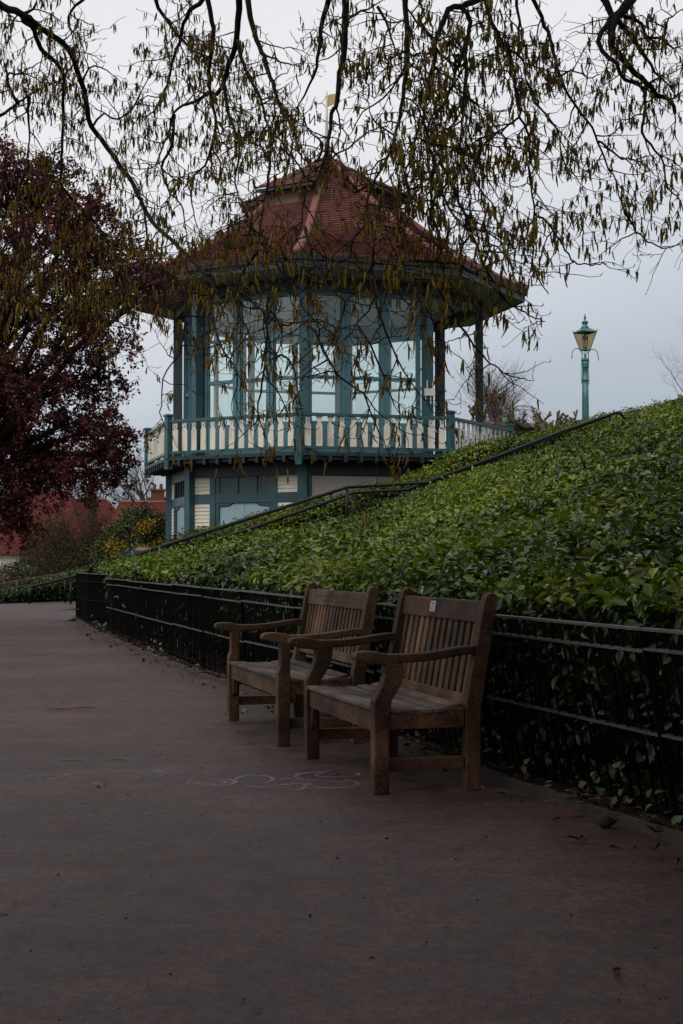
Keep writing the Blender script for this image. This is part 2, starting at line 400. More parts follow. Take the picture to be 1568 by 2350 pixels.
def mat_tiles():
    m, nt, b, out = nodes_of('clay_roof_tiles')
    tc = nt.nodes.new('ShaderNodeTexCoord')
    sep = nt.nodes.new('ShaderNodeSeparateXYZ'); nt.links.new(tc.outputs['Object'], sep.inputs[0])
    at2 = nt.nodes.new('ShaderNodeMath'); at2.operation = 'ARCTAN2'
    nt.links.new(sep.outputs[1], at2.inputs[0]); nt.links.new(sep.outputs[0], at2.inputs[1])
    a3 = nt.nodes.new('ShaderNodeMath'); a3.operation = 'MULTIPLY'; a3.inputs[1].default_value = 4.0
    nt.links.new(at2.outputs[0], a3.inputs[0])
    cmb = nt.nodes.new('ShaderNodeCombineXYZ'); nt.links.new(a3.outputs[0], cmb.inputs[0]); nt.links.new(sep.outputs[2], cmb.inputs[1])
    br = nt.nodes.new('ShaderNodeTexBrick'); br.inputs['Scale'].default_value = 1.0
    br.inputs['Brick Width'].default_value = 0.17; br.inputs['Row Height'].default_value = 0.055; br.inputs['Mortar Size'].default_value = 0.004
    br.inputs['Color1'].default_value = (0.20, 0.070, 0.052, 1); br.inputs['Color2'].default_value = (0.120, 0.047, 0.042, 1); br.inputs['Mortar'].default_value = (0.05, 0.018, 0.016, 1)
    nt.links.new(cmb.outputs[0], br.inputs['Vector'])
    n = nt.nodes.new('ShaderNodeTexNoise'); n.inputs['Scale'].default_value = 0.9; n.inputs['Detail'].default_value = 7
    nt.links.new(tc.outputs['Object'], n.inputs['Vector'])
    r = ramp_node(nt, [(0.32, (0.62, 0.6, 0.68)), (0.5, (1, 1, 1)), (0.72, (1.25, 1.05, 0.95))])
    nt.links.new(n.outputs['Fac'], r.inputs[0])
    mx = nt.nodes.new('ShaderNodeMixRGB'); mx.blend_type = 'MULTIPLY'; mx.inputs[0].default_value = 1
    nt.links.new(br.outputs['Color'], mx.inputs[1]); nt.links.new(r.outputs[0], mx.inputs[2]); nt.links.new(mx.outputs[0], b.inputs['Base Color'])
    b.inputs['Roughness'].default_value = 0.55; b.inputs['Specular IOR Level'].default_value = 0.45
    return m

M['tiles'] = mat_tiles()
M['hip'] = mat_noise('hip_tiles', [(0.3, (0.12, 0.038, 0.028)), (0.6, (0.18, 0.055, 0.035)), (0.8, (0.25, 0.085, 0.04))], 2.5, 8, 0.6, 0.2, 10)


def mat_glass(name, tint, gloss=0.08, rough=0.02):
    m, nt, b, out = nodes_of(name)
    nt.nodes.remove(b)
    t = nt.nodes.new('ShaderNodeBsdfTransparent')
    n = nt.nodes.new('ShaderNodeTexNoise'); n.inputs['Scale'].default_value = 0.8
    r = ramp_node(nt, [(0.3, g(tint, 0.96)), (0.7, tint)])
    tc = nt.nodes.new('ShaderNodeTexCoord'); nt.links.new(tc.outputs['Object'], n.inputs['Vector'])
    nt.links.new(n.outputs['Fac'], r.inputs[0]); nt.links.new(r.outputs[0], t.inputs[0])
    gl = nt.nodes.new('ShaderNodeBsdfGlossy'); gl.inputs['Roughness'].default_value = rough
    gl.inputs[0].default_value = (0.9, 1.0, 0.97, 1)
    mx = nt.nodes.new('ShaderNodeMixShader'); mx.inputs[0].default_value = gloss
    nt.links.new(t.outputs[0], mx.inputs[1]); nt.links.new(gl.outputs[0], mx.inputs[2]); nt.links.new(mx.outputs[0], out.inputs[0])
    return m

M['glass'] = mat_glass('mint_window_glass', (0.92, 1.0, 0.975), 0.11)
M['glass_lamp'] = mat_glass('amber_lantern_glass', (0.66, 0.57, 0.42), 0.05)
M['glass_dark'] = mat_noise('dark_window_glass', [(0.3, (0.03, 0.035, 0.04)), (0.7, (0.10, 0.12, 0.13))], 3, 3, 0.1)

# ------------------------------------------------------------------ world and sun
SUN_EL, SUN_AZ = R(52), R(215)          # azimuth measured clockwise from +Y: behind and to the left
w = bpy.data.worlds.new("World"); sc.world = w; w.use_nodes = True
nt = w.node_tree
for n in list(nt.nodes): nt.nodes.remove(n)
out = nt.nodes.new('ShaderNodeOutputWorld')
sky = nt.nodes.new('ShaderNodeTexSky'); sky.sky_type = 'NISHITA'; sky.sun_disc = False
sky.sun_elevation = SUN_EL; sky.sun_rotation = SUN_AZ; sky.dust_density = 4.0; sky.air_density = 1.0
hs = nt.nodes.new('ShaderNodeHueSaturation'); hs.inputs['Saturation'].default_value = 0.12
nt.links.new(sky.outputs[0], hs.inputs['Color'])
bg1 = nt.nodes.new('ShaderNodeBackground'); bg1.inputs[1].default_value = 0.05; bg1.inputs[1].default_value = 0.05
nt.links.new(hs.outputs[0], bg1.inputs[0])
# overcast deck: brighter towards the zenith, slightly blue low down
tc = nt.nodes.new('ShaderNodeTexCoord'); sp = nt.nodes.new('ShaderNodeSeparateXYZ'); nt.links.new(tc.outputs['Generated'], sp.inputs[0])
cr = ramp_node(nt, [(0.0, (0.30, 0.37, 0.45)), (0.08, (0.35, 0.41, 0.485)), (0.15, (0.50, 0.55, 0.62)), (0.25, (0.71, 0.715, 0.755)), (0.32, (0.79, 0.795, 0.82)), (1.0, (0.82, 0.82, 0.82))])
cn = nt.nodes.new('ShaderNodeTexNoise'); cn.inputs['Scale'].default_value = 2.2; cn.inputs['Detail'].default_value = 5
mpn = nt.nodes.new('ShaderNodeMapping'); mpn.inputs['Scale'].default_value = (1, 1, 2.2); nt.links.new(tc.outputs['Generated'], mpn.inputs[0]); nt.links.new(mpn.outputs[0], cn.inputs['Vector'])
sxm = nt.nodes.new('ShaderNodeMath'); sxm.operation = 'MULTIPLY_ADD'; sxm.inputs[1].default_value = -0.28
nt.links.new(sp.outputs[0], sxm.inputs[0]); nt.links.new(sp.outputs[2], sxm.inputs[2])
cm = nt.nodes.new('ShaderNodeMath'); cm.operation = 'MULTIPLY_ADD'; cm.inputs[1].default_value = 0.16
sub = nt.nodes.new('ShaderNodeMath'); sub.operation = 'SUBTRACT'; sub.inputs[1].default_value = 0.5
nt.links.new(cn.outputs['Fac'], sub.inputs[0]); nt.links.new(sub.outputs[0], cm.inputs[0]); nt.links.new(sxm.outputs[0], cm.inputs[2])
nt.links.new(cm.outputs[0], cr.inputs[0])
dm = nt.nodes.new('ShaderNodeMapRange'); dm.interpolation_type = 'SMOOTHSTEP'
dm.inputs['From Min'].default_value = -0.75; dm.inputs['From Max'].default_value = 0.92; dm.inputs['To Min'].default_value = 0.85; dm.inputs['To Max'].default_value = 1.0
nt.links.new(sp.outputs[1], dm.inputs[0])
dmul = nt.nodes.new('ShaderNodeMixRGB'); dmul.blend_type = 'MULTIPLY'; dmul.inputs[0].default_value = 1
nt.links.new(cr.outputs[0], dmul.inputs[1]); nt.links.new(dm.outputs[0], dmul.inputs[2])
bg2 = nt.nodes.new('ShaderNodeBackground'); bg2.inputs[1].default_value = 0.84
nt.links.new(dmul.outputs[0], bg2.inputs[0])
ads = nt.nodes.new('ShaderNodeAddShader'); nt.links.new(bg1.outputs[0], ads.inputs[0]); nt.links.new(bg2.outputs[0], ads.inputs[1])
nt.links.new(ads.outputs[0], out.inputs[0])
sl = bpy.data.lights.new('sun', 'SUN'); sl.energy = 1.25; sl.angle = R(40); sl.color = (1.0, 0.97, 0.93)
so = bpy.data.objects.new('sun', sl); COL.objects.link(so)
sdir = Vector((math.sin(SUN_AZ) * math.cos(SUN_EL), math.cos(SUN_AZ) * math.cos(SUN_EL), math.sin(SUN_EL)))
so.rotation_euler = sdir.to_track_quat('Z', 'Y').to_euler()

# ------------------------------------------------------------------ ground lines
CURB = [(-4.0, 4.62), (1.0, 2.92), (3.0, 2.22), (5.74, 1.28), (6.55, 1.0), (12.69, -1.02), (14.17, -1.52), (18.65, -2.86), (22.4, -3.94), (25.0, -4.55), (27.0, -5.1), (28.2, -5.25)]
_cy = np.array([p[0] for p in CURB]); _cx = np.array([p[1] for p in CURB])


def _smooth_curb(Y):
    return float(np.mean([np.interp(Y + d, _cy, _cx) for d in (-.8, -.4, 0, .4, .8)]))

curb_x = lambda Y: _smooth_curb(Y)
fence_x = lambda Y: curb_x(Y) + 0.24
G0, GD = Vector((-4.1, 27.0)), Vector((11.4, 9.0))
GU = GD.normalized(); GN = Vector((-GU.y, GU.x))
def lerp(tab, t): return float(np.interp(t, [a for a, _ in tab], [b for _, b in tab]))
G_TOP = [(-.2, .93), (-.05, .95), (0, .97), (.105, 1.30), (.36, 1.88), (.62, 3.04), (.85, 3.98), (1.0, 4.65), (1.145, 5.32), (1.35, 5.6), (2.2, 6.4), (4, 7.4)]
RAMP = [(-.3, 0.02), (-.05, .10), (0, .25), (.36, 1.62), (.40, 1.75), (.55, 1.86), (.60, 1.95), (1.10, 4.2), (1.2, 4.35), (4, 4.6)]
F2G = [(-4, 2.4), (-2, 1.9), (5.5, 1.145), (9.6, .36), (15, .105), (20, .03), (26, -.05), (28.3, -.10)]


def at_line(x, y, off):
    """where the sight line through (x, y) crosses the upright plane `off` metres behind the bank's crest line"""
    d = ray(x, y)
    o = G0 + GN * off
    den = d.x * GN.x + d.y * GN.y
    k = (o.x * GN.x + o.y * GN.y) / den
    return Vector((d.x * k, d.y * k, CAMZ + d.z * k))


def fence_frame(Y):
    p = Vector((fence_x(Y), Y)); q = Vector((fence_x(Y + .05), Y + .05))
    d = (q - p).normalized()
    return p, d, Vector((d.y, -d.x))         # base, direction, inward (into the hedge)


def smooth01(x, a, b):
    t = min(1, max(0, (x - a) / (b - a)))
    return t * t * (3 - 2 * t)


def plateau(X, Y):
    return 0.5 + smooth01(X, 1.5, 6.5) * 3.8 + max(0, Y - 48) * 0.04 * smooth01(X, 0, 6)

# ------------------------------------------------------------------ ground, path, kerb
def sheet(name, xs, ys, fz, mat):
    V = [(x, y, fz(x, y)) for y in ys for x in xs]
    n = len(xs)
    F = [(j * n + i, j * n + i + 1, (j + 1) * n + i + 1, (j + 1) * n + i) for j in range(len(ys) - 1) for i in range(n - 1)]
    me = bpy.data.meshes.new(name); me.from_pydata(V, [], F); me.materials.append(mat)
    me.polygons.foreach_set('use_smooth', [True] * len(F))
    return tag(link(name, me), kind='structure')

sheet('ground', [-1500, -60, -20, 0, 20, 60, 1500], [-300, -20, 0, 20, 60, 150, 2000], lambda x, y: -0.012, M['grass'])
# path: from the left verge to the edging, out to the far hedge
me = bpy.data.meshes.new('path')
V, F = [], []
ys = list(np.linspace(-4, 28, 60)) + [29, 30, 32, 34, 36, 38, 40, 42]
for y in ys:
    xr = curb_x(y) if y <= 28.2 else -4.3
    for k in range(9):
        V.append((-9.2 + (xr + 9.2) * k / 8, y, 0.0))
for j in range(len(ys) - 1):
    for k in range(8):
        F.append((j * 9 + k, j * 9 + k + 1, (j + 1) * 9 + k + 1, (j + 1) * 9 + k))
me.from_pydata(V, [], F); me.materials.append(M['path'])
tag(link('path', me), kind='structure')
# concrete edging
mb = MB()
yy = np.linspace(-3.5, 27.2, 90)
for a, b in zip(yy[:-1], yy[1:]):
    pa, pb = Vector((curb_x(a), a)), Vector((curb_x(b), b))
    d = (pb - pa).normalized(); n = Vector((d.y, -d.x))
    j = 0.006 * math.sin(a * 7)
    q = [pa, pb, pb + n * .055, pa + n * .055]
    h = 0.035 + j
    mb.hexa([(*q[0], -.05), (*q[3], -.05), (*q[2], -.05), (*q[1], -.05), (*q[0], h), (*q[3], h), (*q[2], h), (*q[1], h)])
tag(mb.build('kerb', M['stone_kerb']), kind='structure')
# soil strip under the hedge and the bank itself
rows = []
ysf = list(np.linspace(-4, 28.2, 70))
for Y in ysf:
    p, d, n = fence_frame(Y)
    t = lerp(F2G, Y); gp = G0 + GD * t
    row = [(*(p - n * .17), 0.004), (*(p + n * .25), 0.03), (*(p + n * .6), 0.25)]
    for k in range(1, 9):
        f = k / 8
        q = (p + n * .6).lerp(gp, f)
        row.append((q.x, q.y, 0.25 + (lerp(G_TOP, t) - .75 - .25) * f if True else 0))
    rows.append(row)
V = [p for r_ in rows for p in r_]; n_ = len(rows[0])
F = [(j * n_ + i, j * n_ + i + 1, (j + 1) * n_ + i + 1, (j + 1) * n_ + i) for j in range(len(rows) - 1) for i in range(n_ - 1)]
me = bpy.data.meshes.new('hillside'); me.from_pydata(V, [], F); me.materials.append(M['dirt'])
tag(link('hillside', me), kind='structure')
# stepped ramp behind the bank and the plateau above
ts = list(np.linspace(-.12, 1.4, 50)) + [1.8, 2.5, 4, 7]
os_ = [-.1, .2, 1.0, 2.0, 2.3, 3.2, 5, 7, 9, 12, 16, 20, 26, 34, 45, 60, 90, 140]
V = []
for t in ts:
    for o in os_:
        q = G0 + GD * t + GN * o
        r_ = lerp(RAMP, t); P_ = plateau(q.x, q.y)
        f = smooth01(o, 2.3, 6)
        z = r_ * (1 - f) + P_ * f
        V.append((q.x, q.y, -.06 + (z + .06) * smooth01(q.x, -5.5, -4.5)))
n_ = len(os_)
F = [(j * n_ + i, j * n_ + i + 1, (j + 1) * n_ + i + 1, (j + 1) * n_ + i) for j in range(len(ts) - 1) for i in range(n_ - 1)]
me = bpy.data.meshes.new('hill'); me.from_pydata(V, [], F); me.materials.append(M['grass']); me.polygons.foreach_set('use_smooth', [True] * len(F))
tag(link('hill', me), kind='structure')


# ------------------------------------------------------------------ hedges
def leaf_surface(rows, density, Lfn, jitter=0.06, up=0.6, spread=0.75, seed=0):
    """scatter leaf positions/normals over a grid of rows; density(center)->leaves per m2"""
    g_ = np.random.default_rng(seed)
    P, N = [], []
    A = np.array(rows)                       # (nr, nc, 3)
    for j in range(A.shape[0] - 1):
        for i in range(A.shape[1] - 1):
            a, b, c, d = A[j, i], A[j, i + 1], A[j + 1, i + 1], A[j + 1, i]
            nn = np.cross(b - a, d - a); ar = (np.linalg.norm(nn) + np.linalg.norm(np.cross(c - b, c - d))) / 2
            nn = nn / max(np.linalg.norm(nn), 1e-9)
            ce = (a + b + c + d) / 4
            k = g_.poisson(ar * density(ce))
            if not k: continue
            u, v = g_.random((k, 1)), g_.random((k, 1))
            p = a * (1 - u) * (1 - v) + b * u * (1 - v) + c * u * v + d * (1 - u) * v
            P.append(p + nn * (g_.normal(0, jitter, (k, 1)))); N.append(np.repeat(nn[None], k, 0))
    P, N = np.concatenate(P), np.concatenate(N)
    N = N + np.array([0, 0, up]) + g_.normal(size=N.shape) * spread
    return P, N


def lump(x, y, s=1.0):
    return s * (0.05 * math.sin(x * 2.1 + y * 1.3) + 0.04 * math.sin(x * 4.7 - y * 2.9 + 1) + 0.03 * math.sin(y * 6.1 + x * 1.7 + 2))

def hedge(name, rows, density, Ls, label, seed, tint_shift=0.0, jitter=.06, core_in=0.1, up=.6, spread=.75, W=.42, foot_shade=False):
    root = empty(name, tuple(np.array(rows)[len(rows) // 2][0]), 0, label, 'hedge')
    off = np.array(root.location)
    A = np.array(rows) - off
    nr, nc = A.shape[:2]
    # inner mass
    du = np.gradient(A, axis=1); dv = np.gradient(A, axis=0)
    nn = np.cross(du, dv); nn /= np.maximum(np.linalg.norm(nn, axis=2, keepdims=True), 1e-9)
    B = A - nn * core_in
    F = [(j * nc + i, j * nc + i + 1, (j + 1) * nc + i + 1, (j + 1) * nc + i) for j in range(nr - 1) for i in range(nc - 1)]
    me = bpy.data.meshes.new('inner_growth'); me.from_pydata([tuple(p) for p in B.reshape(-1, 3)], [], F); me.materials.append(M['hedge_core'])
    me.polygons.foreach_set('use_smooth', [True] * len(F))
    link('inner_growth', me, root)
    P, N = leaf_surface(rows, density, None, jitter, up, spread, seed)
    g_ = np.random.default_rng(seed + 1)
    n = len(P)
    dist = np.hypot(P[:, 0], P[:, 1])
    L = (Ls[0] + (Ls[1] - Ls[0]) * g_.random(n)) * np.clip(0.9 + dist / 120, .9, 1.1)
    # patches of lighter and darker growth
    patch = 0.5 + 0.28 * np.sin(P[:, 0] * .9 + P[:, 1] * .55 + 1) * np.sin(P[:, 1] * .7 - P[:, 0] * .4) + .16 * np.sin(P[:, 0] * 3.1 + 2) * np.sin(P[:, 1] * 2.3)
    tint = np.clip(patch * .75 + g_.normal(0, .17, n) + tint_shift, 0.02, .93)
    r_ = g_.random(n)
    tint[r_ > .982] = .95 + .03 * g_.random((r_ > .982).sum()); tint[r_ > .9955] = 1.0
    if foot_shade: tint = np.where(P[:, 2] < .90, tint * np.clip((P[:, 2] - .2) / 2.2, .03, .32), tint)  # shade on the hedge's front face put into the leaf colour
    D = g_.normal(size=(n, 3)) + np.array([0, 0, .35])
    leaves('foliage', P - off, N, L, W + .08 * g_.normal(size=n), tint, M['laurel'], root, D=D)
    return root

# main bank
rows = []
ysf = list(np.linspace(-3.5, 4.5, 8)) + list(np.linspace(5, 26.4, 74))
for Y in ysf:
    p, d, n = fence_frame(Y)
    t = lerp(F2G, Y); gp = G0 + GD * t; zt = lerp(G_TOP, t)
    lean = .11 * min(1, max(0, (14 - Y) / 8))
    row = [(*(p + n * .22), .06), (*(p + n * (.12 - lean * .3)), .35), (*(p + n * (.09 - lean * .9)), .68), (*(p + n * (.10 - lean * .9)), .86), (*(p + n * .22), .985), (*(p + n * .5), 1.03)]
    s0 = p + n * .5
    gl = (gp - s0).length
    for k in range(1, 27):
        f = (k / 26) ** 1.5
        q = s0.lerp(gp, f)
        e = min(1, k / 4)
        row.append((q.x, q.y, 1.03 + (zt - 1.03) * f + lump(q.x, q.y) * e))
    q = gp + GN * .12; row.append((q.x, q.y, zt - .25)); q = gp + GN * .16; row.append((q.x, q.y, zt - .8))
    rows.append(row)

def dens_main(c):
    dd = math.hypot(c[0], c[1])
    if c[0] / max(c[1], .1) > .40 or c[1] < 3.5: return 60 if c[1] < 40 else 30
    f = 1250 if dd < 12 else 900 if dd < 17 else 680 if dd < 25 else 520
    if c[2] < .8: f = 330 if dd < 12 else 90
    return f

hedge('laurel_hedge', rows, dens_main, (.062, .112), 'broad bank of glossy green laurel rising behind the black railings', 21, foot_shade=True)

# hedge between the ramp and the pavilion
TOP2 = [(405, 1252), (413, 1246), (477, 1219), (536, 1206), (609, 1190), (638, 1178), (721, 1157), (790, 1138), (864, 1119), (952, 1100), (1004, 1082), (1048, 1064), (1068, 1049), (1105, 1024), (1164, 1006), (1210, 998), (1267, 988), (1346, 970), (1420, 950), (1568, 918), (1750, 890)]
cols = []
for x, y in TOP2:
    p = at_line(x, y + 9, 2.7)
    tt = ((Vector((p.x, p.y)) - G0).dot(GU)) / GD.length
    cols.append((p, tt))
rows = []
for (pa, ta), (pb, tb) in zip(cols[:-1], cols[1:]):
    for k in range(4):
        f = k / 4; p = pa.lerp(pb, f); t = ta + (tb - ta) * f
        zr = lerp(RAMP, t) - .05
        a = Vector((p.x, p.y))
        row = []
        for o, z in ((-.02, zr), (-.10, zr + (p.z - zr) * .5), (-.08, zr + (p.z - zr) * .85), (.06, p.z - .02), (.35, p.z + .02), (.9, p.z + .02), (1.3, p.z - .08), (1.45, p.z - .5), (1.5, zr - .9)):
            q = a + GN * o
            row.append((q.x, q.y, z + lump(q.x * 1.5, q.y * 1.5, .5)))
        rows.append(row)
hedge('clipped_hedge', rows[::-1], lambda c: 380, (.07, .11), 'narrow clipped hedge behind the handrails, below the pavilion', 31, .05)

# low hedge beyond the far end of the path
base3 = [(330, 42.5, 1.02), (240, 41.0, .92), (178, 39.2, .70), (120, 38.2, .50), (60, 37.4, .35), (0, 36.6, .25), (-80, 35.4, .22), (-200, 33.5, .3)]
pts3 = [(Vector(((x - 784) / FD * Y, Y)), z) for x, Y, z in base3]
rows = []
for (a, za), (b, zb) in zip(pts3[:-1], pts3[1:]):
    for k in range(5):
        f = k / 5; p = a.lerp(b, f); z = za + (zb - za) * f
        bk = Vector((-.45, .89))
        row = []
        for o, zz in ((0, 0), (-.05, z * .5), (0, z * .9), (.12, z), (.6, z + .03), (1.1, z), (1.3, z * .6), (1.35, 0)):
            q = p + bk * o; row.append((q.x, q.y, zz + (lump(q.x * 2, q.y * 2, .5) if zz > 0 else 0)))
        rows.append(row[::-1] if False else row)
hedge('low_hedge', rows, lambda c: 330, (.06, .10), 'low dark hedge across the far end of the path', 41, -.12)

# ------------------------------------------------------------------ railings
fence = empty('metal_railing', (fence_x(8), 8, 0), 0, 'black iron railing of thin upright bars leaning along the hedge', 'railing')
FO = Vector(fence.location)
def fpt(Y, h, extra=0.0):
    p, d, n = fence_frame(Y)
    l = .19 * min(1, max(0, (15.5 - Y) / 9)) / .84 * h + extra
    q = p - n * l
    return Vector((q.x, q.y, h)) - FO
postY, y = [], -2.6
while y < 22.3:
    postY.append(y); y += 1.72
postY.append(22.3)
H_MAIN = (.055, .385, .745, .835)
bars_near, far_bars = [], MB()
for i, (a, b) in enumerate(zip(postY[:-1], postY[1:])):
    e = rng.uniform(-.012, .012); e2 = rng.uniform(-.012, .012)
    for h in H_MAIN:
        mb = MB()
        pa, pb = fpt(a, h, e) + Vector((0, 0, rng.uniform(-.008, .008))), fpt(b, h, e2) + Vector((0, 0, rng.uniform(-.008, .008)))
        mb.bar(pa, pb, .034 if h < .8 else .045, .012)
        mb.build('top_rail' if h > .8 else 'rail', M['rail_top'] if h > .3 else M['black'], fence)
    p0, p1 = fpt(a, 0, 0), fpt(a, .85, 0)
    mb = MB(); mb.bar(p0 - Vector((0, 0, .1)), p1 - (p1 - p0).normalized() * .01, .030, .022, (0, 1, 0)); mb.build('post', M['black'], fence)
    nb = 19
    for k in range(1, nb):
        Y = a + (b - a) * k / nb
        q0, q1 = fpt(Y, .03, e + rng.gauss(0, .004)), fpt(Y, .835, e)
        if Y > 4.4 and len(bars_near) < 98:
            mb = MB(); mb.tube([q0, q1], .006, 6); bars_near.append(mb.build('railing_bar', M['black'], fence, True))
        else:
            far_bars.tube([q0, q1], .008, 5)
# taller end panels that turn the corner
E = [(-3.62, 22.75), (-4.08, 24.1), (-4.43, 25.0), (-5.01, 27.0), (-4.75, 28.1), (-3.9, 28.6)]
for (a, b) in zip(E[:-1], E[1:]):
    a3, b3 = Vector((*a, 0)) - FO, Vector((*b, 0)) - FO
    for h in (.05, .42, .74, .88):
        mb = MB(); mb.bar(a3 + Vector((0, 0, h)), b3 + Vector((0, 0, h)), .04, .014); mb.build('top_rail' if h > .8 else 'rail', M['rail_top'] if h > .8 else M['black'], fence)
    mb = MB(); mb.bar(a3, a3 + Vector((0, 0, .9)), .05, .05, (0, 1, 0)); mb.build('post', M['black'], fence)
    nb = int((b3 - a3).length / .06)
    for k in range(1, nb):
        p = a3.lerp(b3, k / nb); far_bars.tube([p + Vector((0, 0, .03)), p + Vector((0, 0, .88))], .007, 5)
o = far_bars.build('railing_bars', M['black'], fence); o['kind'] = 'stuff'

# leaf litter, ivy and stalks at the foot of the railing
n = 2600
Y = 4.6 + nrg.random(n) ** 1.6 * 20
P = np.zeros((n, 3))
for i in range(n):
    p, d, nn = fence_frame(Y[i]); q = p + nn * float(nrg.uniform(-.2, .55) if nrg.random() < .9 else nrg.uniform(-.5, .1)); P[i] = (q.x, q.y, .012 + .03 * nrg.random() + max(0, (q - p).dot(nn)) * .25)
N = np.array([0, 0, 1.]) + nrg.normal(size=(n, 3)) * .45
tag(leaves('leaf_litter', P, N, .03 + .045 * nrg.random(n), .5 + .1 * nrg.random(n), nrg.random(n), M['litter']), 'brown dead leaves scattered along the foot of the railing', 'leaf litter', kind='stuff')
n = 150
P = np.zeros((n, 3))
for i in range(n):
    c = [5.9, 6.25, 7.6, 9.2, 10.6, 17, 23.4, 25.6][int(nrg.integers(0, 8))]
    p, d, nn = fence_frame(c + float(nrg.normal(0, .3))); q = p + nn * float(nrg.uniform(-.16, .15)); P[i] = (q.x, q.y, abs(float(nrg.normal(.05, .12))) + .02)
ivy = leaves('ivy_plant', P, nrg.normal(size=(n, 3)) * .6 + np.array([-.5, -.5, .5]), .03 + .03 * nrg.random(n), .8 + .1 * nrg.random(n), nrg.random(n), M['ivy'])
tag(ivy, 'small light green ivy leaves creeping through the railing foot', 'ivy', kind='stuff')
mb = MB()
for k in range(150):
    p, d, nn = fence_frame(5.0 + rng.random() ** 1.5 * 9)
    q = p + nn * rng.uniform(-.2, .3); a = rng.uniform(0, 6.3); L = rng.uniform(.06, .2)
    z = .03 + max(0, (q - p).dot(nn)) * .3
    mb.tube([(q.x, q.y, z), (q.x + math.cos(a) * L * .5, q.y + math.sin(a) * L * .5, z + rng.uniform(.0, .03)), (q.x + math.cos(a) * L, q.y + math.sin(a) * L, z)], .0022, 4)
tag(mb.raw('dry_stalks', mat_noise('dry_stalk', [(.3, (.06, .042, .03)), (.7, (.12, .09, .065))], 20, 3, .9)), 'thin dry stalks lying among leaves beside the railing', 'stalks', kind='stuff')

# small bits lying on the path
BITS = [(1282, 1835, 'fallen_leaf', .10, 1.0, 'curled orange brown leaf on the kerb beside the near railing'), (1395, 1902, 'pine_cone', .085, .1, 'dark cone lying on the path near the railing'),
        (1110, 1922, 'fallen_leaf', .03, .85, 'small tan leaf alone on the dark path'), (1330, 1935, 'fallen_leaf', .06, .05, 'blackened leaf flat on the path below the cone'),
        (678, 1669, 'fallen_leaf', .07, .45, 'reddish curled leaf under the farther bench'), (233, 1807, 'fallen_leaf', .05, 1.0, 'yellow leaf lying below the green chalk smudge'),
        (560, 1638, 'fallen_leaf', .05, 1.0, 'yellow leaf on the ground beneath the farther bench seat'), (1420, 2237, 'fallen_leaf', .05, .93, 'tan leaf at the bottom corner of the path'), (520, 1641, 'fallen_leaf', .05, .8, 'pale leaf by the front leg of the farther bench')]
for x, y, nm, s, t, lb in BITS:
    d = ray(x, y); k = -CAMZ / d.z
    px, py = d.x * k, d.y * k
    if nm == 'pine_cone':
        mb = MB(); prof = [(.002, 0), (.018, .012), (.026, .03), (.024, .05), (.014, .072), (.002, .085)]
        mb.lathe(prof, 10); o = mb.build(nm, M['bark'], None, True)
        o.location = (px - .04, py, .024); o.rotation_euler = (R(8), R(88), 0.5)
        for q in range(5):
            pass
    else:
        n = 3
        o = leaves(nm, np.zeros((n, 3)) + nrg.normal(0, .006, (n, 3)) * np.array([1, 1, 0]), np.array([0, 0, 1.]) + nrg.normal(size=(n, 3)) * .35, np.array([s, s * .8, s * .7]), np.full(n, .55), np.full(n, t), M['litter'])
        o.location = (px, py, .012)
    tag(o, lb, 'cone' if nm == 'pine_cone' else 'leaf')

# grit and crumbs on the tarmac
n = 900
P = np.zeros((n, 3)); Y = 3.2 + nrg.random(n) ** 1.4 * 14
P[:, 1] = Y; P[:, 0] = np.array([float(nrg.uniform(-.26 * y - .3, min(curb_x(y) - .05, .26 * y))) for y in Y]); P[:, 2] = .003
tag(leaves('path_grit', P, np.array([0, 0, 1.]) + nrg.normal(size=(n, 3)) * .3, .006 + .016 * nrg.random(n) ** 2, .7 + .1 * nrg.random(n), np.where(nrg.random(n) < .6, .02, .55 + .35 * nrg.random(n)), M['litter'], None, (DIA_V, DIA_T)), 'tiny crumbs of leaf and grit scattered over the dark path', 'grit', kind='stuff')

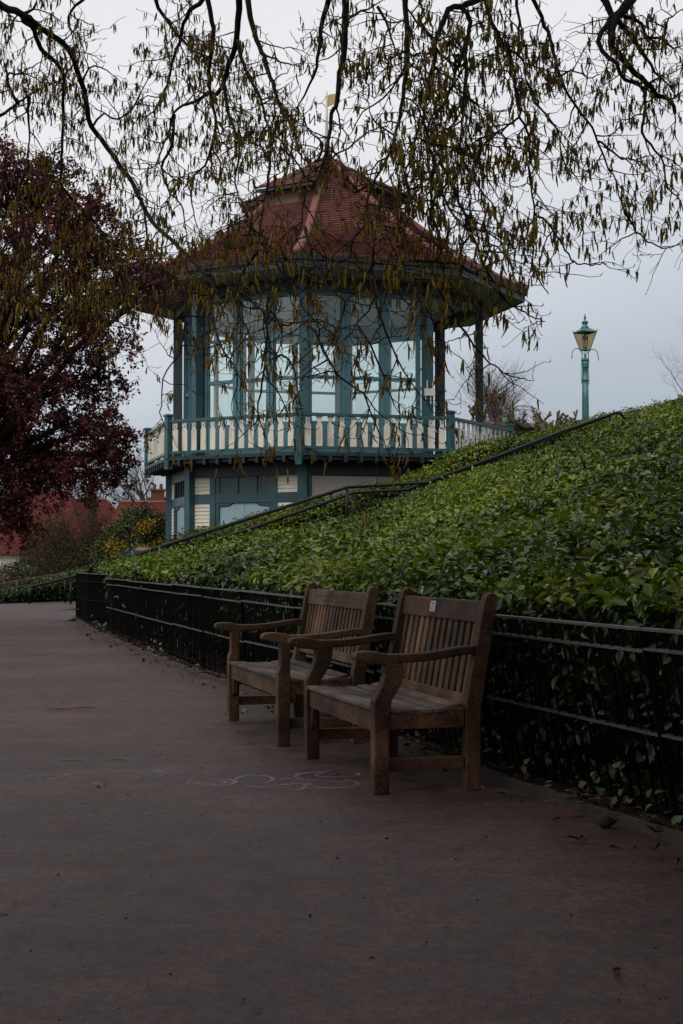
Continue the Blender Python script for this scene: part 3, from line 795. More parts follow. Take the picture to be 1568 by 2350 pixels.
# ------------------------------------------------------------------ benches
def make_bench(P0, ang, W, Dp, wood, label, curved, plaque, nback):
    """local x runs along the bench (far end 0 to near end W), y from front to back"""
    root = empty('park_bench', (*P0, 0), ang, label, 'bench', 'wooden benches beside the railing')
    T = .072
    hs, ha, ht = .43, .675, .955
    rk = .10                                    # rake of the back
    bk = lambda z: Dp + max(0, z - .40) * rk / .55
    for xx, side in ((0, -1), (W, 1)):
        mb = MB()
        if curved:
            prof = [(-.036, 0), (.04, 0), (.04, .38), (.055, .45), (.10, .52), (.115, .58), (.115, ha - .05), (.02, ha - .05), (.02, .57), (.005, .52), (-.036, .44)]
        else:
            prof = [(-.036, 0), (.04, 0), (.04, ha - .05), (-.02, ha - .05), (-.02, .48), (-.036, .44)]
        mb.prism(prof, lambda a, b, d: (xx + d, a, b), -T / 2, T / 2)
        mb.build('front_leg', wood, root, bevel=.006)
        mb = MB()
        N_ = 7; y1 = bk(ht)
        prof = [(Dp - .036, 0), (Dp + .036, 0), (Dp + .042, .40), (bk(ht - .04) + .036, ht - .04)]
        cx = bk(ht)
        for k in range(N_):
            t = math.pi * k / (N_ - 1)
            prof.append((cx + .035 * math.cos(t), ht - .032 + .035 * math.sin(t)))
        prof += [(bk(ht - .05) - .034, ht - .06), (Dp - .036, .42)]
        mb.prism(prof, lambda a, b, d: (xx + d, a, b), -T / 2, T / 2)
        mb.build('back_post', wood, root, bevel=.006)
        # arm rest: shaped board with a rounded nose
        mb = MB()
        up_, lo_ = [], []
        yb = bk(ha) - .035
        for k in range(13):
            f = k / 12; yv = -.11 + (yb + .11) * f
            c = ha - .018 * math.sin(math.pi * min(1, f * 1.15)) + .022 * f ** 2
            th = .036 if 0 < k else .02
            up_.append((yv, c + (.012 if k in (1, 2) else 0.004) + .002)); lo_.append((yv, c - th - .012 * (1 if k in (1, 2, 3) else 0)))
        nose = [(-.135, ha - .02), (-.128, ha - .002)]
        prof = lo_[1:] + up_[::-1] + nose[::-1] + [(-.128, ha - .035)]
        aw = .075
        mb.prism(prof, lambda a, b, d: (xx + d, a, b), -aw / 2, aw / 2)
        mb.build('arm_rest', wood, root, bevel=.008)
        # side rail under the seat and low stretcher
        mb = MB(); mb.box(xx - .022, xx + .022, .042, Dp - .042, .305, .398); mb.build('side_rail', wood, root, bevel=.004)
        mb = MB(); mb.box(xx - .018, xx + .018, .042, Dp - .042, .105, .165); mb.build('stretcher', wood, root, bevel=.004)
        # little corner brace under the front apron
        mb = MB(); s = 1 if xx == 0 else -1
        mb.prism([(xx + s * .037, .29), (xx + s * .037, .17), (xx + s * .055, .19), (xx + s * .085, .29)], lambda a, b, d: (a, d, b), -.012, .018)
        mb.build('brace', wood, root)
    mb = MB(); mb.box(.038, W - .038, -.02, .018, .292, .392); mb.build('apron', wood, root, bevel=.004)
    mb = MB(); mb.box(.038, W - .038, Dp - .02, Dp + .018, .30, .39); mb.build('back_rail', wood, root, bevel=.004)
    # seat slats along the bench, dished towards the back
    ns = 6
    y0, y1 = -.045, Dp - .045
    pitch = (y1 - y0) / ns
    for k in range(ns):
        a, b = y0 + pitch * k + .008, y0 + pitch * (k + 1) - .012
        def sz(yv): f = (yv - y0) / (y1 - y0); return hs - .030 * math.sin(math.pi * f) - .004 * f + (-.012 if f < .04 else 0)
        mb = MB()
        x0, x1 = (.040, W - .040) if k < 1 else (-.03, W + .03)
        if k == ns - 1: x0, x1 = .0, W - .0
        x0 += rng.uniform(-.004, .004); x1 += rng.uniform(-.004, .004)
        za, zb = sz(a), sz(b)
        mb.hexa([(x0, a, za - .022), (x1, a, za - .022), (x1, b, zb - .022), (x0, b, zb - .022), (x0, a, za), (x1, a, za), (x1, b, zb), (x0, b, zb)])
        mb.build('seat_slat', M['wood_seat'], root, bevel=.005)
    # back: top rail, lower rail, upright slats
    zt0, zt1 = ht - .145, ht - .04
    def bpt(x, z, d): return (x, bk(z) + d, z)
    mb = MB(); mb.hexa([bpt(.036, zt0, -.018), bpt(W - .036, zt0, -.018), bpt(W - .036, zt0, .02), bpt(.036, zt0, .02), bpt(.036, zt1, -.018), bpt(W - .036, zt1, -.018), bpt(W - .036, zt1, .02), bpt(.036, zt1, .02)])
    tr = mb.build('top_rail', wood, root, bevel=.006)
    zl = .40 if curved else .475
    mb = MB(); mb.hexa([bpt(.036, zl, -.018), bpt(W - .036, zl, -.018), bpt(W - .036, zl, .02), bpt(.036, zl, .02), bpt(.036, zl + .055, -.018), bpt(W - .036, zl + .055, -.018), bpt(W - .036, zl + .055, .02), bpt(.036, zl + .055, .02)])
    mb.build('lower_rail', wood, root, bevel=.004)
    for k in range(nback):
        xc = .036 + (W - .072) * (k + .75) / (nback + .5)
        hw = (W - .072) / nback * .29
        mb = MB(); a, b = zl + .05, zt0 + .004
        mb.hexa([bpt(xc - hw, a, -.008), bpt(xc + hw, a, -.008), bpt(xc + hw, a, .010), bpt(xc - hw, a, .010), bpt(xc - hw, b, -.008), bpt(xc + hw, b, -.008), bpt(xc + hw, b, .010), bpt(xc - hw, b, .010)])
        mb.build('back_slat', M['wood_grey'], root, bevel=.003)
    if plaque:
        f = .43; xc = W * f; zz0, zz1 = zt0 + .032, zt0 + .09
        mb = MB(); mb.hexa([bpt(xc - .04, zz0, -.0225), bpt(xc + .04, zz0, -.0225), bpt(xc + .04, zz0, -.0175), bpt(xc - .04, zz0, -.0175), bpt(xc - .04, zz1, -.0225), bpt(xc + .04, zz1, -.0225), bpt(xc + .04, zz1, -.0175), bpt(xc - .04, zz1, -.0175)])
        pq = mb.build('plaque', M['plaque'], root)
        pq['label'] = 'small grey metal plaque with three engraved lines'
        mb = MB()
        for r_, (hw, zz) in enumerate(((.021, .043), (.017, .028), (.011, .014))):
            q = -hw
            while q < hw:
                w_ = rng.uniform(.003, .007); z_ = zz0 + zz
                mb.poly([bpt(xc + q, z_ - .003, -.0232), bpt(xc + q + w_, z_ - .003, -.0232), bpt(xc + q + w_, z_ + .003, -.0232), bpt(xc + q, z_ + .003, -.0232)], [(0, 1, 2, 3)])
                q += w_ + .002
        for sx in (-.034, .034):
            for zz in (.006, .052):
                z_ = zz0 + zz; mb.poly([bpt(xc + sx - .002, z_ - .002, -.0232), bpt(xc + sx + .002, z_ - .002, -.0232), bpt(xc + sx + .002, z_ + .002, -.0232), bpt(xc + sx - .002, z_ + .002, -.0232)], [(0, 1, 2, 3)])
        eng = mb.raw('engraving', M['ink'], pq, False)
    else:
        # two worn lines of cut lettering, too weathered to read
        mb = MB()
        for zz, x0, x1 in ((.064, .16, .9), (.034, .28, .82)):
            q = W * x0
            while q < W * x1:
                w_ = rng.choice((.006, .012, .016)); z_ = zt0 + zz
                if rng.random() < .8:
                    for s in (0, w_):
                        mb.poly([bpt(q + s, z_ - .009, -.0186), bpt(q + s + .0035, z_ - .009, -.0186), bpt(q + s + .0035, z_ + .009, -.0186), bpt(q + s, z_ + .009, -.0186)], [(0, 1, 2, 3)])
                    if w_ > .01: mb.poly([bpt(q + .004, z_ - .002, -.0186), bpt(q + w_, z_ - .002, -.0186), bpt(q + w_, z_ + .002, -.0186), bpt(q + .004, z_ + .002, -.0186)], [(0, 1, 2, 3)])
                q += w_ + .014
        mb.raw('inscription', mat_noise('cut_letter_shade', [(.3, (.02, .013, .01)), (.7, (.04, .026, .018))], 40, 3, .9), tr, False)
    return root

ANG = math.atan2(-.96, .28)
make_bench((-.171, 8.07), ANG, 1.26, .47, M['wood'], 'nearer wooden bench with curved arm supports and a grey plaque', True, True, 13)
make_bench((-.761, 10.0), ANG, 1.45, .47, M['wood_grey'], 'farther wooden bench with straight arm posts, partly behind the other', False, False, 17)

# ------------------------------------------------------------------ chalk drawings
def gp(x, y):
    d = ray(x, y); k = -CAMZ / d.z
    return Vector((d.x * k, d.y * k, .004))

def ribbon(mb, pts, w_):
    pts = [Vector(p) for p in pts]
    b = len(mb.v)
    for i, p in enumerate(pts):
        d = pts[min(i + 1, len(pts) - 1)] - pts[max(i - 1, 0)]
        d = Vector((d.x, d.y, 0)).normalized() if d.length > 1e-9 else Vector((1, 0, 0))
        n = Vector((-d.y, d.x, 0)) * (w_ / 2)
        mb.v.append(tuple(p - n)); mb.v.append(tuple(p + n))
    for i in range(len(pts) - 1):
        mb.f.append((b + 2 * i, b + 2 * i + 2, b + 2 * i + 3, b + 2 * i + 1))

def curve2(pts, n=10):
    """Catmull-Rom through 2D photo points -> ground points"""
    o = []
    P = [pts[0]] + list(pts) + [pts[-1]]
    for i in range(1, len(P) - 2):
        p0, p1, p2, p3 = [np.array(q, float) for q in P[i - 1:i + 3]]
        for k in range(n):
            t = k / n
            o.append(.5 * ((2 * p1) + (-p0 + p2) * t + (2 * p0 - 5 * p1 + 4 * p2 - p3) * t * t + (-p0 + 3 * p1 - 3 * p2 + p3) * t ** 3))
    o.append(np.array(P[-2], float))
    return [gp(*q) for q in o]

def ell(cx, cy, rx, ry, a0=0, a1=360, turns_shrink=0):
    n = max(16, int(abs(a1 - a0) / 10))
    r_ = []
    for k in range(n + 1):
        t = R(a0 + (a1 - a0) * k / n); s = 1 - turns_shrink * k / n
        r_.append(gp(cx + rx * s * math.cos(t), cy + ry * s * math.sin(t)))
    return r_
mb = MB()
ribbon(mb, ell(490, 1797, 60, 9, 200, 1060, .85), .022)
ribbon(mb, curve2([(430, 1800), (436, 1795), (450, 1797), (470, 1803)]), .022)
ribbon(mb, ell(585, 1790, 42, 9, 170, 420), .022)
ribbon(mb, curve2([(565, 1805), (600, 1808), (640, 1804), (690, 1800), (700, 1806), (690, 1813), (655, 1815)]), .024)
ribbon(mb, curve2([(640, 1791), (665, 1788), (700, 1793), (740, 1791), (775, 1797), (800, 1793)]), .022)
ribbon(mb, curve2([(735, 1773), (700, 1776), (681, 1780), (684, 1788), (710, 1791)]), .024)
ribbon(mb, curve2([(762, 1768), (740, 1774), (727, 1780), (745, 1785), (800, 1783), (822, 1781), (820, 1776), (812, 1775)]), .024)
ribbon(mb, ell(765, 1800, 56, 10, -60, 200), .024)
ribbon(mb, ell(765, 1800, 24, 5, 0, 330), .02)
tag(mb.raw('chalk_drawing', M['chalk_pink'], None, False), 'pink chalk spirals and loops drawn on the path before the nearer bench', 'chalk drawing')
mb = MB()
def smudge(pts, w_):
    for k in range(14):
        j = [(x + rng.gauss(0, 6), y + rng.gauss(0, 2.0)) for x, y in pts]
        ribbon(mb, curve2(j, 5), w_ * rng.uniform(.5, 1.1))
smudge([(110, 1632), (150, 1629), (200, 1624), (225, 1622)], .10)
tag(mb.raw('chalk_mark', M['chalk_red'], None, False), 'faint red chalk smear far along the path', 'chalk drawing')
mb = MB(); smudge([(120, 1750), (160, 1747), (190, 1746)], .07); smudge([(255, 1744), (290, 1745)], .05)
tag(mb.raw('chalk_mark', M['chalk_green'], None, False), 'two soft green chalk smudges side by side on the path', 'chalk drawing')
mb = MB()
for k in range(9):
    a = R(k * 40 + 10); ribbon(mb, [gp(370, 1773), gp(370 + 48 * math.cos(a), 1773 + 10 * math.sin(a))], .02)
ribbon(mb, curve2([(240, 1775), (300, 1770), (350, 1768), (370, 1773)]), .018)
tag(mb.raw('chalk_mark', M['chalk_white'], None, False), 'pale chalk starburst left of the pink chalk spirals', 'chalk drawing')
mb = MB()
ribbon(mb, curve2([(10, 1780), (60, 1783), (165, 1778)]), .018)
ribbon(mb, curve2([(30, 1792), (55, 1788), (75, 1779), (95, 1777)]), .02); ribbon(mb, curve2([(110, 1790), (140, 1785), (160, 1778)]), .02)
tag(mb.raw('chalk_mark', M['chalk_white'], None, False), 'thin pale chalk line with two strokes at the path edge', 'chalk drawing')

# ------------------------------------------------------------------ handrails of the ramp
def handrail(name, pix, off, label, group, post_at, wires=True, rad=.038, end=None):
    pts = [at_line(x, y, off) for x, y in pix]
    root = empty(name, tuple(Vector((pts[0].x, pts[0].y, max(0, pts[0].z - .9)))), 0, label, 'handrail', group)
    O = Vector(root.location)
    mb = MB()
    pp = [p - O for p in pts]
    fine = []
    for a, b in zip(pp[:-1], pp[1:]):
        fine += [a, a.lerp(b, .08), a.lerp(b, .92)]
    fine.append(pp[-1])
    if end:
        fine += [at_line(*q, off) - O for q in end]
    mb.tube(fine, rad, 10); mb.build('rail', M['handrail'], root, True)
    for x, y in post_at:
        p = at_line(x, y, off) - O
        mb = MB(); mb.tube([p, p - Vector((0, 0, .95))], rad * .9, 8); mb.build('post', M['handrail'], root, True)
    if wires:
        for dz in (.5,):
            mb = MB(); mb.tube([p - Vector((0, 0, dz)) for p in pp], .008, 5); mb.build('wire', M['handrail'], root, True)
    return root
handrail('handrail', [(268, 1288), (512, 1209), (797, 1118), (975, 1108), (1145, 1046), (1290, 990), (1405, 950)], .25, 'upper long black tube handrail nearest the laurel bank', 'handrails along the ramp', [(512, 1209), (797, 1118), (988, 1105), (1180, 1033), (1400, 951)], end=[(1415, 947), (1424, 948), (1431, 957), (1436, 972)])
handrail('handrail', [(405, 1270), (569, 1216), (811, 1131), (934, 1124), (967, 1112), (1145, 1050), (1290, 995), (1400, 953)], 1.7, 'lower black handrail beside the narrow clipped hedge', 'handrails along the ramp', [(569, 1216), (811, 1131), (934, 1124), (1145, 1050)])
# small rail at the far left, in front of the low hedge
def far_rail(pts, posts, label):
    P_ = [at(x, y, Y) for x, y, Y in pts]
    root = empty('handrail', (P_[0].x, P_[0].y, 0), 0, label, 'handrail', 'handrails at the far end of the path')
    O = Vector(root.location)
    mb = MB(); mb.tube([p - O for p in P_], .03, 8); mb.build('rail', M['handrail'], root, True)
    for x, y, Y in posts:
        p = at(x, y, Y) - O
        mb = MB(); mb.tube([p, Vector((p.x, p.y, 0))], .028, 8); mb.build('post', M['handrail'], root, True)
far_rail([(66, 1347, 36.6), (110, 1338, 37), (205, 1314, 38)], [(69, 1346, 36.6), (150, 1328, 37.5)], 'long black handrail in front of the low hedge left of the railing corner')
far_rail([(161, 1338, 36.4), (200, 1327, 36.8)], [(163, 1338, 36.4)], 'short black rail end beside the railing corner')

# ------------------------------------------------------------------ pavilion
KC = Vector((-.0105 * 44, 44.0)); TH = -7
def av(a, r_): a = R(a); return Vector((KC.x + r_ * math.sin(a), KC.y - r_ * math.cos(a)))
ANGS = [-97, -52, -7, 38, 83, 128, 173, 218]
def face(r_, i):
    a, b = av(ANGS[i], r_), av(ANGS[i] + 45, r_)
    u = (b - a).normalized(); n = Vector((u.y, -u.x))
    return (a, u, n), (b - a).length
pav = empty('bandstand_pavilion', (KC.x, KC.y, .5), 0, 'octagonal two storey bandstand pavilion with teal balcony and red tiled roof', 'pavilion')
KO = Vector(pav.location)
class KB(MB):
    def build(s, name, mat, parent=None, smooth=False, bevel=0.0, off=True):
        s.v = [(x - KO.x, y - KO.y, z - KO.z) for x, y, z in s.v]
        return MB.build(s, name, mat, parent if parent is not None else pav, smooth, bevel)
def octo(mb, prof):
    """ring sweep: prof list of (vertex radius, z)"""
    b = len(mb.v)
    for r_, z in prof:
        for a in ANGS:
            p = av(a, r_); mb.v.append((p.x, p.y, z))
    for i in range(len(prof) - 1):
        for k in range(8):
            k2 = (k + 1) % 8
            mb.f.append((b + i * 8 + k, b + i * 8 + k2, b + i * 8 + 8 + k2, b + i * 8 + 8 + k))

# lower storey ------------------------------------------------
RW = 4.9; ZB, ZT = -.05, 3.95
def siding(name, F, u0, u1, z0, z1, parent):
    mb = KB(); h = .107; z = z0
    O, u, n = F
    def P(a, zz, d): return (O.x + u.x * a + n.x * d, O.y + u.y * a + n.y * d, zz)
    while z < z1 - .01:
        zt = min(z + h, z1)
        mb.hexa([P(u0, z, .034), P(u1, z, .034), P(u1, z, .004), P(u0, z, .004), P(u0, zt, .012), P(u1, zt, .012), P(u1, zt, .004), P(u0, zt, .004)])
        z += h
    return mb.build(name, M['cream'], parent)
core = KB()
for i in range(8):
    F, L = face(RW, i); core.fbox(F, .02, L - .02, ZB, ZT, -.12, -.04)
lower = core.build('lower_wall', M['teal_dark'])
for i in range(8):
    F, L = face(RW, i)
    mb = KB(); p = av(ANGS[i], RW + .03)
    mb.bar((p.x, p.y, ZB), (p.x, p.y, ZT), .27, .27, (math.sin(R(ANGS[i])), -math.cos(R(ANGS[i])), 0)); mb.build('corner_post', M['teal'])
    mb = KB(); mb.fbox(F, .12, L - .12, 3.47, ZT, -.06, .055); mb.build('wall_beam', M['teal_dark'])
    if i in (0, 1):
        parts = KB()
        fl = .03
        for f0, f1 in ((.175, .225), (.735, .785)): parts.fbox(F, L * f0, L * f1, ZB, 3.468, -.06, .04)
        parts.fbox(F, .13, L * .174, 2.72, 3.0, -.06, .03); parts.fbox(F, L * .786, L - .13, 2.72, 3.0, -.06, .03)
        parts.fbox(F, L * .2255, L * .7345, 2.74, 3.0, -.06, .032)
        parts.build('wall_framing', M['teal'])
        for f0, f1 in ((.04, .174), (.786, .93)):
            siding('siding_panel', F, L * f0 if f0 > .1 else .13, L * f1 if f1 < .9 else L - .13, ZB, 2.719, pav)
            siding('siding_panel', F, L * f0 if f0 > .1 else .13, L * f1 if f1 < .9 else L - .13, 3.001, 3.468, pav)
        # window strip
        if i == 1:
            for k in range(3):
                a = .2255 + .1697 * k
                mb = KB(); mb.fbox(F, L * a + .14, L * (a + .1697) - .005, 3.002, 3.46, -.05, -.012); mb.build('upper_panel', M['teal'])
                mb = KB(); mb.fbox(F, L * a + .002, L * a + .13, 3.002, 3.46, -.05, .02 if k else .015); mb.build('mullion', M['teal'])
        else:
            mb = KB(); mb.fbox(F, L * .2255, L * .7345, 3.002, 3.46, -.05, -.03); mb.build('window', M['glass_dark'])
            for k in range(5):
                a = .2255 + .509 * k / 4
                mb = KB(); mb.fbox(F, L * a - .03 + (.03 if k == 0 else 0) - (.03 if k == 4 else 0), L * a + .03 + (.03 if k == 0 else 0) - (.03 if k == 4 else 0), 3.003, 3.455, -.029, .02); mb.build('mullion', M['teal_dark'])
        # double door with clipped upper corners
        O, u, n = F
        def fp(a, z, d): return (O.x + u.x * a + n.x * d, O.y + u.y * a + n.y * d, z)
        d0, d1 = L * .262, L * .705; mid = (d0 + d1) / 2
        for s in (0, 1):
            a, b = (d0, mid - .006) if s == 0 else (mid + .006, d1)
            if s == 0: pl = [(a, ZB), (b, ZB), (b, 2.73), (a + .48, 2.73), (a + .34, 2.64), (a, 2.62)]
            else: pl = [(a, ZB), (b, ZB), (b, 2.62), (b - .34, 2.64), (b - .48, 2.73), (a, 2.73)]
            mb = KB(); mb.prism(pl, fp, -.055, -.022); dd = mb.build('door', M['door_blue'])
            if s == 1:
                h_ = KB(); h_.fbox(F, a + .05, a + .08, 1.5, 1.68, -.0215, .01); h_.build('handle', M['vane_black'], dd)
        mb = KB()
        mb.fbox(F, L * .2255, L * .258, ZB, 2.738, -.06, .015); mb.fbox(F, L * .709, L * .7345, ZB, 2.738, -.06, .015)
        mb.fbox(F, L * .2585, L * .7085, 2.739, 2.7395 + .0, -.02, .012)
        for s in (0, 1):
            a = d0 if s == 0 else d1; k = 1 if s == 0 else -1
            mb.prism([(a, 2.738), (a + k * .44, 2.738), (a + k * .33, 2.66), (a, 2.63)], fp, -.02, .012)
        mb.build('door_frame', M['teal'])
    elif i == 2:
        mb = KB(); mb.fbox(F, .14, .24, ZB, 3.468, -.05, .05); mb.fbox(F, L - .24, L - .14, ZB, 3.468, -.05, .05); mb.build('wall_framing', M['teal'])
        mb = KB(); mb.fbox(F, .242, L - .242, ZB, 3.45, -.035, -.005); mb.build('cream_panel', M['panel_cream'])
    else:
        mb = KB(); mb.fbox(F, .14, L - .14, 2.72, 3.0, -.05, .03); mb.build('wall_framing', M['teal'])
# balcony -----------------------------------------------------
RB, ZF = 5.68, 4.05
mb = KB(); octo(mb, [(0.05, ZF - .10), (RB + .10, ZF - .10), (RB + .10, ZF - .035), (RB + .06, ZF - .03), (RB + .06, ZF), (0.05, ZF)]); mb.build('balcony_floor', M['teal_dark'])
for i in range(8):
    F, L = face(RB + .04, i)
    nj = 10
    mb = KB()
    for k in range(nj + 1):
        a = L * (k + .0) / nj
        a = min(max(a, .06), L - .06)
        mb.fbox(F, a - .045, a + .045, ZF - .26, ZF - .102, -.95, .06)
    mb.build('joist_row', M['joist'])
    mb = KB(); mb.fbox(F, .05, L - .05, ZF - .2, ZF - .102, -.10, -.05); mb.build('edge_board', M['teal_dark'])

# splat baluster outline, half
def splat(F, uc, z0, h, parent):
    mb = KB()
    O, u, n = F
    s = h / .83; W2 = .088
    out_ = [(0, 0), (W2, 0), (W2, .585), (.066, .60), (.066, .625), (.046, .645), (.058, .675), (.062, .71), (.052, .745), (.066, .765), (W2, .775), (W2, .83), (0, .83)]
    hole = [(.026 * math.sin(t), .700 + .03 * math.cos(t)) for t in np.linspace(0, math.pi, 8)]
    half = [(a, b * s) for a, b in out_] + [(0, .74 * s)] * 0 + [(a, b * s) for a, b in hole]
    for sg in (1, -1):
        pl = [(sg * a, b) for a, b in half]
        mb.prism(pl, lambda a, b, d: (O.x + u.x * (uc + a) + n.x * d, O.y + u.y * (uc + a) + n.y * d, z0 + b), -.015, .015)
    return mb.build('baluster', M['white'], parent)

for i in range(8):
    F, L = face(RB, i)
    seen = i in (7, 0, 1, 2, 3, 4)
    O, u, n = F
    mb = KB()
    mb.fbox(F, .09, L - .09, ZF + .98, ZF + 1.06, -.06, .06)
    rail = mb.build('balcony_rail', M['teal_rail'])
    mb = KB(); mb.fbox(F, .09, L - .09, ZF + .09, ZF + .16, -.045, .045); mb.build('bottom_rail', M['teal_rail'], rail)
    rail.location = (0, 0, 0)
    nb = 13
    for k in range(nb):
        splat(F, .09 + (L - .18) * (k + .5) / nb, ZF + .155, .83, rail)
    p = av(ANGS[i], RB)
    ax = (math.sin(R(ANGS[i])), -math.cos(R(ANGS[i])), 0)
    mb = KB(); mb.bar((p.x, p.y, ZF - .35), (p.x, p.y, ZF + 1.16), .17, .17, ax); np_ = mb.build('newel_post', M['teal_rail'])
    mb = KB(); mb.bar((p.x, p.y, ZF + 1.161), (p.x, p.y, ZF + 1.20), .25, .25, ax); mb.bar((p.x, p.y, ZF + 1.201), (p.x, p.y, ZF + 1.225), .18, .18, ax); mb.build('post_cap', M['teal_rail'], np_)

# glazed upper room ------------------------------------------
RG, RC = 4.5, 4.72
ZH = 8.70
WIN = ((.045, .305), (.375, .635), (.700, .955))
OPEN = (3, 4)
for i in range(8):
    p = av(ANGS[i], RC); ax = (math.sin(R(ANGS[i])), -math.cos(R(ANGS[i])), 0)
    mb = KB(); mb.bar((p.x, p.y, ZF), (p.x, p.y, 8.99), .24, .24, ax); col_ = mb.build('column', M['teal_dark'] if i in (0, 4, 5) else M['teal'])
    F, L = face(RC, i)
    mb = KB(); mb.fbox(F, .12, L - .12, ZH, 8.985, -.10, .10); mb.build('head_beam', M['teal_dark'])
    # string lights up the columns on the open side
    if i in (4, 5):
        for k in range(7):
            z = ZF + 1.3 + k * .45; sd = 1 if k % 2 else -1
            c = Vector((p.x + sd * .16, p.y - .15, z))
            mb = KB(); mb.lathe([(.004, c.z - .05), (.04, c.z - .03), (.048, c.z), (.03, c.z + .04), (.018, c.z + .07)], 8, (c.x, c.y)); mb.build('light_bulb', M['bulb'], col_, True)
        mb = KB(); mb.tube([(p.x + (.15 if k % 2 else -.15), p.y - .15, ZF + 1.37 + k * .45) for k in range(7)], .008, 5); mb.build('light_cable', M['gutter'], col_)
    F, L = face(RG, i)
    if i in OPEN: continue
    O, u, n = F
    mt = M['teal_window']
    if i in (5, 6, 7):
        mb = KB(); mb.fbox(F, .1, L - .1, 8.42, ZH, -.06, .04); mb.build('head_panel', M['ceiling'])
        mb = KB(); mb.fbox(F, .1, L - .1, ZF, ZF + .62, -.06, .04); mb.build('sill_panel', M['ceiling'])
        mb = KB()
        mb.fbox(F, .1, .32, ZF + .621, 8.419, -.05, .03); mb.fbox(F, L - .32, L - .1, ZF + .621, 8.419, -.05, .03); mb.fbox(F, L * .5 - .09, L * .5 + .09, ZF + .621, 8.419, -.05, .03)
        for z0 in (5.35, 6.75): mb.fbox(F, .321, L * .5 - .091, z0, z0 + .09, -.04, .02); mb.fbox(F, L * .5 + .091, L - .321, z0, z0 + .09, -.04, .02)
        fr = mb.build('window_frame', M['ceiling'])
        mb = KB(); mb.poly([(O.x + u.x * q + n.x * -.01, O.y + u.y * q + n.y * -.01, z) for q, z in ((.32, ZF + .62), (L - .32, ZF + .62), (L - .32, 8.42), (.32, 8.42))], [(0, 1, 2, 3)]); mb.build('pane', M['glass'], fr)
        continue
    # posts between the windows
    edges = [0.02] + [f for wn in WIN for f in wn] + [.98]
    for k in range(0, len(edges), 2):
        mb = KB()
        a, b = L * edges[k], L * edges[k + 1]
        mb.fbox(F, a, b, ZF, ZH, -.09, .05)
        if b - a > .2: mb.fbox(F, a + .10, b - .10, ZF, ZH, .051, .085)
        mb.build('window_post', mt)
    for f0, f1 in WIN:
        a, b = L * f0 + .002, L * f1 - .002
        mb = KB()
        for z0, z1 in ((ZF + .02, ZF + .95), (6.19, 6.29), (7.40, 7.48), (ZH - .16, ZH - .002)):
            mb.fbox(F, a, b, z0, z1, -.07, .02)
        for z0, z1 in ((ZF + .952, 6.188), (6.292, 7.398), (7.482, ZH - .162)):
            mb.fbox(F, a, a + .034, z0, z1, -.06, .005); mb.fbox(F, b - .034, b, z0, z1, -.06, .005)
        fr = mb.build('window_frame', mt)
        mb = KB()
        for z0, z1 in ((ZF + .952, 6.188), (6.292, 7.398), (7.482, ZH - .162)):
            mb.poly([(O.x + u.x * q + n.x * -.03, O.y + u.y * q + n.y * -.03, z) for q, z in ((a + .035, z0), (b - .035, z0), (b - .035, z1), (a + .035, z1))], [(0, 1, 2, 3)])
        mb.build('pane', M['glass'], fr)
mb = KB(); octo(mb, [(0.05, 8.99), (4.6, 8.99)]); mb.build('ceiling', M['ceiling'])
# box and conduits on the near right column
p = av(38, RC); pn = Vector((-.05, -1)).normalized()
mb = KB(); mb.box(p.x - .10, p.x + .2, p.y - .25, p.y - .16, 5.76, 5.96); nbx = mb.build('notice_box', M['notice'])
mb = KB()
for dx, z0, z1 in ((-.02, 5.96, 6.2), (.14, 5.96, 6.14), (-.06, 5.56, 5.76), (.08, 5.52, 5.76)): mb.tube([(p.x + dx, p.y - .2, z0), (p.x + dx, p.y - .2, z1)], .018, 6)
mb.build('conduit', M['notice'], nbx)

# roof --------------------------------------------------------
RE = 6.1
mb = KB(); octo(mb, [(4.55, 9.0), (RE - .06, 9.02)]); mb.build('soffit', M['soffit'])
mb = KB(); octo(mb, [(RE - .05, 9.0), (RE + .02, 9.0), (RE + .02, 9.18), (RE + .10, 9.20), (RE + .12, 9.33), (RE + .02, 9.34), (RE - .05, 9.3)]); mb.build('gutter', M['gutter'])
PROF = [(6.2, 9.36), (5.55, 9.62), (4.86, 9.98), (4.2, 10.36), (3.64, 10.72), (3.07, 11.18), (2.2, 11.86), (1.3, 12.6), (.65, 13.16), (.22, 13.55)]
pr = np.array(PROF); dl = np.concatenate([[0], np.cumsum(np.hypot(*np.diff(pr, axis=0).T))])
nC = 62
prof = [(PROF[0][0], PROF[0][1] - .03)]
for k in range(nC):
    a, b = dl[-1] * k / nC, dl[-1] * (k + 1) / nC
    ra, za = np.interp(a, dl, pr[:, 0]), np.interp(a, dl, pr[:, 1])
    rb, zb = np.interp(b, dl, pr[:, 0]), np.interp(b, dl, pr[:, 1])
    prof += [(ra + .022, za + .034), (rb + .002, zb + .003)]
mb = KB(); octo(mb, prof); roof = mb.build('roof', M['tiles'])
for a in ANGS:
    mb = KB()
    pts = []
    for d in np.linspace(0, dl[-1], 26):
        r_, z = np.interp(d, dl, pr[:, 0]), np.interp(d, dl, pr[:, 1])
        q = av(a, r_ + .02); pts.append((q.x, q.y, z + .015))
    mb.tube(pts, [.12] * 25 + [.09], 8); mb.build('hip', M['hip'], roof, True)
mb = KB(); mb.lathe([(.34, 13.32), (.36, 13.45), (.24, 13.6), (.10, 13.66)], 12, (KC.x, KC.y)); mb.build('roof_cap', M['hip'], roof, True)
